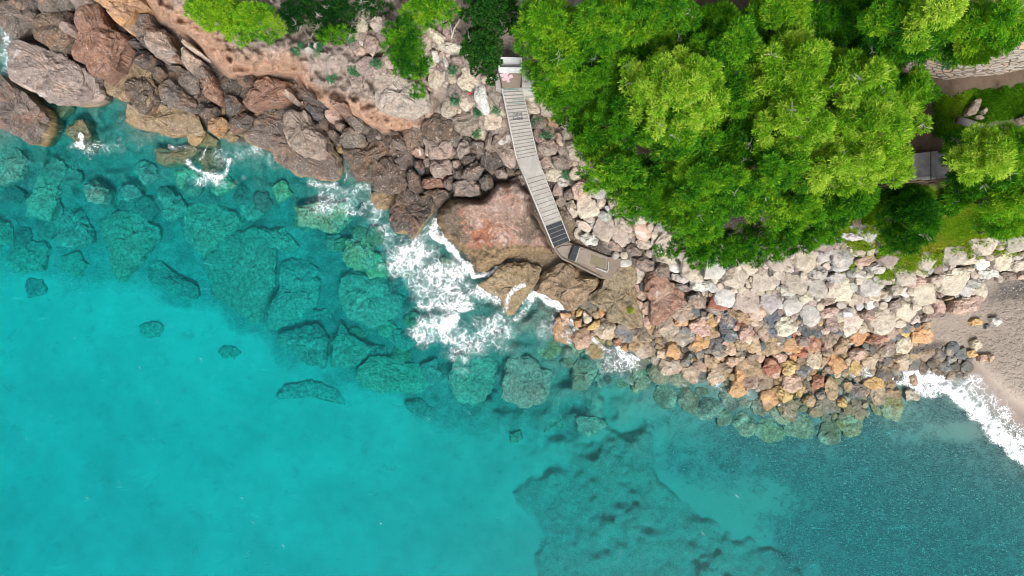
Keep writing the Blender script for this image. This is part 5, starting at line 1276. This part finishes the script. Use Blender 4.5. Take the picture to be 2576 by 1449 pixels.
# ------------------------------------------------------------------ masonry wall, path, fence, edging
def wall():
    base = conv('J', '700,560 1000,690 1480,805 1700,797 2000,772 2318,735 2700,690'); zb = 8.6; zt = 12.9
    B = w(base, zb); n = len(B); root_o = (B[2][0], B[2][1], zb-.6); m = MB()
    dn = [];
    for i in range(n):
        d = B[min(i+1, n-1)]-B[max(i-1, 0)]; d /= np.hypot(*d); dn.append(np.array((-d[1], d[0])))
    for i in range(n-1):
        a, b = B[i], B[i+1]; ta, tb = a+dn[i]*.45, b+dn[i+1]*.45; a2, b2 = a+dn[i]*1.3, b+dn[i+1]*1.3
        seg = 14
        P = [(a[0], a[1], zb-.6), (b[0], b[1], zb-.6), (b2[0], b2[1], zb-.6), (a2[0], a2[1], zb-.6), (ta[0], ta[1], zt), (tb[0], tb[1], zt), (b2[0], b2[1], zt), (a2[0], a2[1], zt)]
        m.poly(P, [(0, 1, 5, 4), (1, 2, 6, 5), (2, 3, 7, 6), (3, 0, 4, 7), (4, 5, 6, 7)])
    o = m.build('masonry_wall', M['masonry'], org=root_o); tag(o, 'pale rough stone retaining wall at the upper right under the pines', 'wall')
    # earth terrace behind it
    t = MB(); xs = [tuple(B[i]+dn[i]*1.1) for i in range(n)]; t.prism(xs+[(60, 60), (B[0][0], 60)], zb-.5, zt-.15)
    o = t.build('terrace_ground', M['soil']); tag(o, kind='structure')
ts = NT('pine_floor_soil'); ps = ts.pos(); ts.bsdf(ts.mix(ts.noise(ps, 3, 7, .7), (.06, .045, .03), (.19, .15, .10)), .95, ts.bump(ts.noise(ps, 8, 5), .6, .05)); M['soil'] = ts.m
wall()
def path():
    z = 9.05; m = MB()
    L = [('1040,320 1122,300 1120,538 1030,545'), ('1128,298 1240,270 1245,528 1126,538'), ('1252,268 1470,240 1472,508 1256,528'), ('1478,240 1700,222 1720,480 1480,507'), ('1708,221 1930,205 1950,450 1728,478'), ('1938,204 2200,190 2220,420 1958,448')]
    for k, s in enumerate(L): pr(m, conv('K', s), z+.05*(k % 2), z-.7)
    m2 = MB(); pr(m2, conv('K', '1030,300 2200,186 2222,425 1025,550'), z-.03, z-.8)
    o = m.build('path', M['path'], bevel=.015); tag(o, kind='structure'); o = m2.build('path_bed', M['soil']); tag(o, kind='structure')
    f = MB(); P = conv('K', '1040,548 1280,530 1530,508 1800,490 2050,470'); base = w(P, z); org = (base[1][0], base[1][1], z)
    root = empty('wooden_fence', org); tag(root, 'brown wooden fence along the sea side of the concrete path', 'fence')
    for i, p in enumerate(base):
        q = MB(); q.tube([(p[0]-org[0], p[1]-org[1], -.6), (p[0]-org[0], p[1]-org[1], .95)], .055, 7); q.build('post', M['wood'], root, True)
    for h in (.35, .65, .9):
        q = MB(); q.tube([(p[0]-org[0], p[1]-org[1]-.03, h) for p in base], .04, 6); q.build('rail', M['wood'], root, True)
    for i in range(len(base)-1):
        a, b = base[i], base[i+1]; q = MB(); q.tube([(a[0]-org[0], a[1]-org[1], .1), (b[0]-org[0], b[1]-org[1], .9)], .035, 6); q.build('brace', M['wood'], root, True)
path()
for i, (s, h, lb) in enumerate([('1760,1040 1800,970 1850,905 1925,900 1900,960 1860,1050 1800,1055', .5, 'pale flat stone of the edging above the path, larger upper one'),
   ('1860,1055 1905,1045 1945,1080 1900,1090 1865,1075', .4, 'pale narrow stone below the larger edging stone'), ('1910,1010 1960,970 1985,985 1940,1050', .4, 'pale slanting stone right of the larger edging stone'), ('2250,1080 2330,1030 2340,1130 2290,1120', .5, 'pale stone at the right frame edge above the path')]):
    o = rock('edging_stone', conv('J', s), 'slope', PAL['pinkish grey'], h, seed=900+i, box=.4, facets=4, record=False); tag(o, lb, 'stone')
q = MB(); zz = 9.6; pts = [tuple(w(conv('J', a)[0], zz))+(zz,) for a in ('1712,1085', '1800,1108', '1905,1142', '1990,1180')]; q.tube(pts, [.2, .19, .17, .15], 8)
o = q.build('fallen_log', M['bark2'], smooth=True, org=pts[0]); tag(o, 'grey fallen log beside the pale edging stones above the path', 'log')

# dead wood
def branch(label, zone, paths, z, r0, name='dead_branch'):
    m = MB(); first = None
    for pth, ra in paths:
        P = conv(zone, pth); zs = [z+float(Hf(p[None])[0]) for p in P]; pts = [tuple(w(p, q_))+(q_,) for p, q_ in zip(P, zs)]
        first = first or pts[0]; n = len(pts); m.tube(pts, [ra*(1-.7*k/(n-1)) for k in range(n)], 6)
    o = m.build(name, M['twig'], smooth=True, org=first); tag(o, label, 'dead branch')
branch('bare white forked branch left of the dark oak', 'C', [('465,350 490,260 530,200 575,100 560,0 565,-80', .06), ('470,300 460,230 435,170 430,115 380,100 345,75', .035), ('575,100 590,50 640,20', .025)], .9, .05)
branch('short grey crooked branch above the fallen rocks', 'C', [('395,700 400,655 350,640 300,625 258,620', .06), ('400,655 385,740', .03)], .5, .05)
branch('leaning dead trunk with a grey end below the fan palm', 'B', [('1200,525 1150,480 1110,410 1095,360', .055)], .5, .05)
branch('thin twiggy branch on the pale rocks below the white forked branch', 'C', [('190,400 210,480 260,540 320,560 350,545', .02)], .7, .02)
branch('white driftwood stick lying on the scree', 'D', [('390,180 420,205 450,225', .03)], .9, .02, 'driftwood_stick')
def litter(name, label, zone, xy, mat):
    p = conv(zone, xy)[0]; z = float(Hf(p[None])[0])+.35; c = w(p, z); rg = np.random.default_rng(3); m = MB()
    P = [(math.cos(a)*.13*rg.uniform(.6, 1.2), math.sin(a)*.08*rg.uniform(.6, 1.3), rg.uniform(0, .08)) for a in np.linspace(0, 5.6, 8)]
    m.poly(P+[(0, 0, .13), (0, 0, -.02)], [(i, (i+1) % 8, 8) for i in range(8)]+[((i+1) % 8, i, 9) for i in range(8)]); o = m.build(name, mat); o.location = (c[0], c[1], z); tag(o, label, 'litter')
litter('litter_bag', 'crumpled pale blue plastic bag left of the stair landing', 'C', '842,718', plain('pale_blue_plastic', (.35, .62, .7), .4))
litter('litter_can', 'crushed red can left of the tall white slab', 'C', '625,845', plain('red_plastic', (.55, .03, .05), .4))
litter('litter_scrap', 'pale blue scrap beside the grey triangular boulder', 'A', '1480,918', plain('blue_scrap', (.3, .45, .6), .4))

# ------------------------------------------------------------------ water
def water():
    t = NT('sea_water'); p = t.pos()
    n = t.noise(p, 1.6, 6, .6, .6); n2 = t.noise(p, 7, 4, .6)
    bmp = t.bump(t.math('ADD', n, t.math('MULTIPLY', n2, .35)), .10, .10)
    gl = t.n('ShaderNodeBsdfGlossy'); gl.inputs['Roughness'].default_value = .06; t.l(bmp, gl.inputs['Normal'])
    tr = t.n('ShaderNodeBsdfTransparent')
    fr = t.n('ShaderNodeFresnel'); fr.inputs['IOR'].default_value = 1.24; t.l(bmp, fr.inputs['Normal'])
    mx = t.n('ShaderNodeMixShader'); t.l(fr.outputs[0], mx.inputs[0]); t.l(tr.outputs[0], mx.inputs[1]); t.l(gl.outputs[0], mx.inputs[2]); t.l(mx.outputs[0], t.out.inputs[0])
    mp = t.n('ShaderNodeMapping'); t.l(p, mp.inputs[0]); mp.inputs['Rotation'].default_value = (0, 0, math.radians(52)); mp.inputs['Scale'].default_value = (.55, 2.6, 1)
    st = t.noise(mp.outputs[0], 1.1, 9, .78, .6); br = t.noise(p, .16, 3, .6, .5); fine = t.noise(p, 5.5, 8, .8)
    k = t.math('ADD', t.math('MULTIPLY', t.ramp(st, .58, .76), .5), t.math('MULTIPLY', t.ramp(fine, .58, .80), .16))  # wave glints painted in as diffuse streaks, along with bubble flecks
    k = t.math('MULTIPLY', k, t.ramp(br, .3, .7, .45, 1.2)); k = t.math('ADD', k, t.math('MULTIPLY', t.ramp(br, .35, .7), .012))
    df = t.n('ShaderNodeBsdfDiffuse'); df.inputs[0].default_value = (.06, .58, .62, 1)
    m2 = t.n('ShaderNodeMixShader'); t.l(k, m2.inputs[0]); t.l(mx.outputs[0], m2.inputs[1]); t.l(df.outputs[0], m2.inputs[2]); t.l(m2.outputs[0], t.out.inputs[0])

    v = t.n('ShaderNodeVolumeCoefficients') if hasattr(bpy.types, 'ShaderNodeVolumeCoefficients') else None
    if v:
        v.inputs['Absorption Coefficients'].default_value = WABS; v.inputs['Scatter Coefficients'].default_value = WSCAT; t.l(v.outputs[0], t.out.inputs[1])
    t.m.cycles.homogeneous_volume = True
    m = MB(); m.prism([(-150, -150), (150, -150), (150, 150), (-150, 150)], -12, 0.)
    o = m.build('sea_water', t.m); tag(o, kind='structure')
WABS = (.70, .050, .034); WSCAT = (.002, .022, .027)
water()

# ------------------------------------------------------------------ foam
LINES = [ ('470,440 500,455 545,470 590,460 620,440', 12, .5), ('560,345 600,352 640,385 680,415', 9, .55), ('1400,880 1450,900 1500,925', 9, .4), ('1090,640 1040,690 1060,740', 22, .6), ('1000,610 1030,560 1050,540', 12, .55), # polyline, half width, strength
 ('1088,560 1098,590 1125,625 1160,660 1195,690 1240,686 1262,672', 9, 1.2), ('1150,700 1200,730 1240,745 1290,770', 16, .72),
 ('1352,708 1358,735 1385,752 1412,772', 11, 1.25), ('1345,730 1320,790 1300,800', 12, .75), ('1432,785 1450,832 1480,850 1530,880 1570,878 1600,900', 9, .85),
 ('1575,895 1560,920 1580,960', 10, .55), ('1640,895 1700,935 1750,955 1800,963 1880,985 1930,1005 1985,1028', 9, .55),
 ('2172,880 2195,905 2205,940 2250,952 2300,962', 13, .8), ('2120,950 2150,955 2160,985 2140,1010', 8, .6), ('2230,960 2245,1000 2280,1010', 10, .5),
 ('2300,935 2340,945 2378,965 2420,1000 2470,1045 2530,1105 2590,1160 2680,1250', 21, 1.45), ('2395,930 2450,975 2510,1030 2600,1110 2680,1200', 30, .72), ('2330,930 2300,955 2320,985', 16, .85),
 ('8,50 30,105 8,160 28,195', 20, .72), ('200,345 206,362 196,372', 8, 1.1), ('208,385 250,375 290,350', 9, .5), ('480,410 515,440 540,452 570,432 582,400', 7, 1.0),
 ('425,370 455,378 480,372', 8, .7), ('505,400 510,380 515,370', 5, .7), ('590,355 620,365 660,400 690,420', 14, .5), ('775,450 800,470 870,480 930,465 932,500 905,530 880,545', 14, .72),
 ('868,395 880,430 872,455', 6, .6), ('940,550 970,590 1000,595', 14, .55), ('0,500 14,510', 8, .5), ('1395,795 1400,830 1425,855', 10, .6), ('1860,1000 1920,1020 1950,1050', 12, .45)]
BLOBS = [(1128,808,34,24,-20,1.25),(1172,775,32,18,-15,1.05),(1215,735,34,24,0,.8),(1025,650,88,46,-15,.66),(1080,700,80,60,0,.58),(1120,750,90,60,0,.6),(1075,835,48,50,20,.62),(1180,850,110,45,10,.55),
 (1150,885,60,35,0,.42),(985,600,55,60,0,.42),(1060,600,50,45,0,.5),(1250,820,80,35,10,.5),(1400,830,70,38,0,.42),(1560,905,60,45,0,.5),(520,455,65,26,0,.5),(560,400,40,45,0,.4),(630,385,55,35,0,.4),(850,510,90,48,-10,.48),
 (950,520,32,70,10,.5),(240,370,85,32,0,.35),(330,360,60,22,0,.28),(1130,690,60,50,0,.62),(2190,935,36,30,0,.6),(2330,970,50,26,20,.8),(2440,960,40,34,40,.55),(2250,920,34,40,0,.5),(1900,1010,60,26,10,.35),(2100,1000,60,24,0,.35),(1310,735,40,30,0,.6),(1980,1045,60,18,0,.33),
 (20,150,34,55,0,.55),(1180,930,80,30,0,.26),(1700,960,70,25,10,.3),(2490,1040,70,40,40,.4)]
def density(P):
    D = np.zeros(P.shape[:-1])
    wob = 12*fbm(np.stack([P[..., 0]/42, P[..., 1]/42, P[..., 0]*0], -1), 91, 4)
    Pw = P+np.stack([wob, 10*fbm(np.stack([P[..., 0]/38, P[..., 1]/38, P[..., 0]*0+9], -1), 92, 4)], -1)
    for s, hw, st in LINES:
        st = st if st > 1 else st*.88
        L = conv('T', s); lo, hi = L.min(0)-hw*5-20, L.max(0)+hw*5+20; m = (P[..., 0] > lo[0]) & (P[..., 0] < hi[0]) & (P[..., 1] > lo[1]) & (P[..., 1] < hi[1])
        if m.any():
            d = segdist(Pw[m], L); D[m] = np.maximum(D[m], st*np.exp(-(d/(hw*1.25))**2))
    for x, y, rx, ry, ro, st in BLOBS:
        st = st*1.02 if st > .9 else st*1.25+.05
        m = (abs(P[..., 0]-x) < max(rx, ry)*3) & (abs(P[..., 1]-y) < max(rx, ry)*3)
        if m.any():
            q = Pw[m]-np.array((x, y)); c, s_ = math.cos(math.radians(ro)), math.sin(math.radians(ro)); u = (q[:, 0]*c+q[:, 1]*s_)/rx; v = (-q[:, 0]*s_+q[:, 1]*c)/ry
            D[m] = np.maximum(D[m], st*np.exp(-(u*u+v*v)**1.3*.8))
    rg = np.random.default_rng(12)
    for k in range(46):
        x, y = rg.uniform(60, 2300), rg.uniform(720, 1430)
        if y < 640+.2*x: continue
        l = rg.uniform(5, 15); a = math.radians(rg.uniform(35, 70)); c, s_ = math.cos(a), math.sin(a)
        m = (abs(P[..., 0]-x) < 40) & (abs(P[..., 1]-y) < 40)
        q = P[m]-np.array((x, y)); u = (q[:, 0]*c+q[:, 1]*s_)/l; v = (-q[:, 0]*s_+q[:, 1]*c)/3.2; D[m] = np.maximum(D[m], rg.uniform(.42, .62)*np.exp(-(u*u+v*v)))
    D = D*(1+.2*fbm(np.stack([P[..., 0]/22, P[..., 1]/22, P[..., 0]*0], -1), 93, 4))
    return D
def foam():
    X = np.arange(-60, 2700, 2.6); Y = np.arange(20, 1449, 2.6); gx, gy = np.meshgrid(X, Y); P = np.stack([gx, gy], -1); D = density(P); ny, nx = D.shape
    keep = D > .13; f = keep[:-1, :-1] | keep[1:, :-1] | keep[1:, 1:] | keep[:-1, 1:]
    idx = np.arange(nx*ny).reshape(ny, nx); F = np.stack([idx[:-1, :-1], idx[1:, :-1], idx[1:, 1:], idx[:-1, 1:]], -1)[f]
    used = np.unique(F); mp = np.full(nx*ny, -1); mp[used] = np.arange(len(used)); F = mp[F]; Q = P.reshape(-1, 2)[used]; d = D.ravel()[used]
    z = .03+.22*sstep(.8, 1.3, d)*(.6+.6*vnoise(np.stack([Q[:, 0]/9, Q[:, 1]/9, Q[:, 0]*0], -1), 5))
    # swash on the beach and over low rock rides up on what it covers
    h = Hf(Q); b = (Q[:, 0] > 2290) & (h > -.08) & (h < .6); z = np.where(b, np.maximum(z, h+.03), z)
    V = np.concatenate([w(Q, z), z[:, None]], -1)
    me = fastmesh('sea_foam', V, F); attr_f(me, 'D', d)
    t = NT('foam'); p = t.pos(); Da = t.attr('D')
    wv = t.n('ShaderNodeMix', data_type='VECTOR'); wv.inputs[0].default_value = .28; t.l(p, wv.inputs[4])
    cn = t.noise(p, 1.5, 4, .6, .4, 'Color'); sc = t.n('ShaderNodeVectorMath', operation='SCALE'); t.l(cn, sc.inputs[0]); sc.inputs['Scale'].default_value = 2.2
    ad = t.n('ShaderNodeVectorMath', operation='ADD'); t.l(p, ad.inputs[0]); t.l(sc.outputs[0], ad.inputs[1])
    def web(scale, k):
        v = t.vor(ad.outputs[0], scale, 'DISTANCE_TO_EDGE'); return t.ramp(v, 0, k, 1, 0)
    w1, w2, w3 = web(1.5, .17), web(3.4, .19), web(8., .28)
    L = t.math('MAXIMUM', t.math('MULTIPLY', w1, 1.0), t.math('MULTIPLY', w2, .86)); L = t.math('MAXIMUM', L, t.math('MULTIPLY', w3, .62))
    L = t.math('ADD', L, t.math('MULTIPLY', t.math('SUBTRACT', t.noise(p, 2.2, 3, .6), .5), .35))
    thr = t.math('SUBTRACT', 1.22, t.math('MULTIPLY', t.math('MINIMUM', Da, 1.12), .84))
    a = t.n('ShaderNodeMapRange', interpolation_type='SMOOTHSTEP'); t.l(t.math('SUBTRACT', L, thr), a.inputs[0]); a.inputs[1].default_value = 0.; a.inputs[2].default_value = .48
    al = t.math('ADD', t.math('MULTIPLY', a.outputs[0], .95), t.math('MULTIPLY', t.ramp(Da, .3, 1.2), .22), clamp=True)
    df = t.n('ShaderNodeBsdfDiffuse'); df.inputs[0].default_value = (.86, .90, .92, 1); t.l(t.bump(t.noise(p, 9, 4, .7), .6, .08), df.inputs['Normal'])
    trp = t.n('ShaderNodeBsdfTransparent'); mx = t.n('ShaderNodeMixShader'); t.l(al, mx.inputs[0]); t.l(trp.outputs[0], mx.inputs[1]); t.l(df.outputs[0], mx.inputs[2]); t.l(mx.outputs[0], t.out.inputs[0])
    M['foam'] = t.m
    o = link('sea_foam', me, t.m); tag(o, 'white lacy sea foam where the waves break on the rocks and beach', 'foam', kind='stuff')
foam()
def wash():
    """thin run of white water draining over the rounded rock"""
    from mathutils.bvhtree import BVHTree
    ob = [R['o'] for R in ROCKS if 'rounded tan and rust' in R['label']][0]
    bv = BVHTree.FromPolygons([ob.location+v.co for v in ob.data.vertices], [tuple(p.vertices) for p in ob.data.polygons])
    L = conv('E', '1570,545 1500,575 1450,620 1425,680 1415,740 1395,790'); X = np.arange(1225, 1345, 2.); Y = np.arange(690, 800, 2.); gx, gy = np.meshgrid(X, Y); P = np.stack([gx, gy], -1)
    D = np.maximum(.95*np.exp(-(segdist(P, L)/9)**2), .5*np.exp(-(segdist(P, conv('E', '1180,540 1280,600 1370,650'))/9)**2)); D *= 1+.3*fbm(np.stack([gx/14, gy/14, gx*0], -1), 95, 3)
    Z = np.zeros(D.shape)
    for i in range(D.shape[0]):
        for j in range(D.shape[1]):
            q = w(P[i, j], .6); hh = bv.ray_cast(Vector((q[0], q[1], 10)), Vector((0, 0, -1))); Z[i, j] = (hh[0].z if hh[0] else 0.)+.04
    Z = np.maximum(Z, .05); ny, nx = D.shape; k = D > .12; f = k[:-1, :-1] & k[1:, :-1] & k[1:, 1:] & k[:-1, 1:]
    idx = np.arange(nx*ny).reshape(ny, nx); F = np.stack([idx[:-1, :-1], idx[1:, :-1], idx[1:, 1:], idx[:-1, 1:]], -1)[f]; used = np.unique(F); mp = np.full(nx*ny, -1); mp[used] = np.arange(len(used))
    V = np.concatenate([w(P, .6*np.ones(D.shape)), Z[..., None]], -1).reshape(-1, 3)[used]; me = fastmesh('wash_foam', V, mp[F]); attr_f(me, 'D', D.ravel()[used])
    tag(link('wash_foam', me, M['foam']), 'white water running over the rounded tan and rust rock', 'foam', kind='stuff')
wash()

# ------------------------------------------------------------------ camera, sky, sun
cam = bpy.data.cameras.new('camera'); co = bpy.data.objects.new('camera', cam); COL.objects.link(co)
co.location = (0, 0, CAMZ); co.rotation_euler = (0, 0, 0); cam.sensor_width = 36; cam.lens = 36*CAMZ/64; cam.clip_end = 2000; scene.camera = co
EL, AZ = 50, -74      # sun elevation; azimuth of the sun measured from +x (image right) towards +y (image top)
sd = bpy.data.lights.new('sun', 'SUN'); so = bpy.data.objects.new('sun', sd); COL.objects.link(so)
sd.energy = 1.5; sd.angle = math.radians(18); sd.color = (1, .96, .90)
e, a = math.radians(EL), math.radians(AZ); d = Vector((math.cos(e)*math.cos(a), math.cos(e)*math.sin(a), math.sin(e)))
so.rotation_euler = (-d).to_track_quat('-Z', 'Y').to_euler()
wd = bpy.data.worlds.new('World'); scene.world = wd; wd.use_nodes = True; nt = wd.node_tree; nt.nodes.clear()
sk = nt.nodes.new('ShaderNodeTexSky'); sk.sky_type = 'NISHITA'; sk.sun_disc = False; sk.sun_elevation = e; sk.sun_rotation = math.radians(90)-a
sk.dust_density = 4; sk.air_density = 1; sk.ozone_density = 1
bg = nt.nodes.new('ShaderNodeBackground'); bg.inputs[1].default_value = .09; ou = nt.nodes.new('ShaderNodeOutputWorld'); hs = nt.nodes.new('ShaderNodeHueSaturation'); hs.inputs['Saturation'].default_value = .3; nt.links.new(sk.outputs[0], hs.inputs['Color']); nt.links.new(hs.outputs[0], bg.inputs[0]); nt.links.new(bg.outputs[0], ou.inputs[0])
vs = scene.view_settings; vs.view_transform = 'Standard'; vs.look = 'None'; vs.gamma = 1; vs.exposure = 1.36
cy = scene.cycles; cy.max_bounces = 8; cy.transparent_max_bounces = 16; cy.volume_bounces = 2; cy.diffuse_bounces = 3; cy.caustics_reflective = False; cy.caustics_refractive = False
cy.filter_width = 1.05; cy.use_denoising = True; cy.use_adaptive_sampling = True
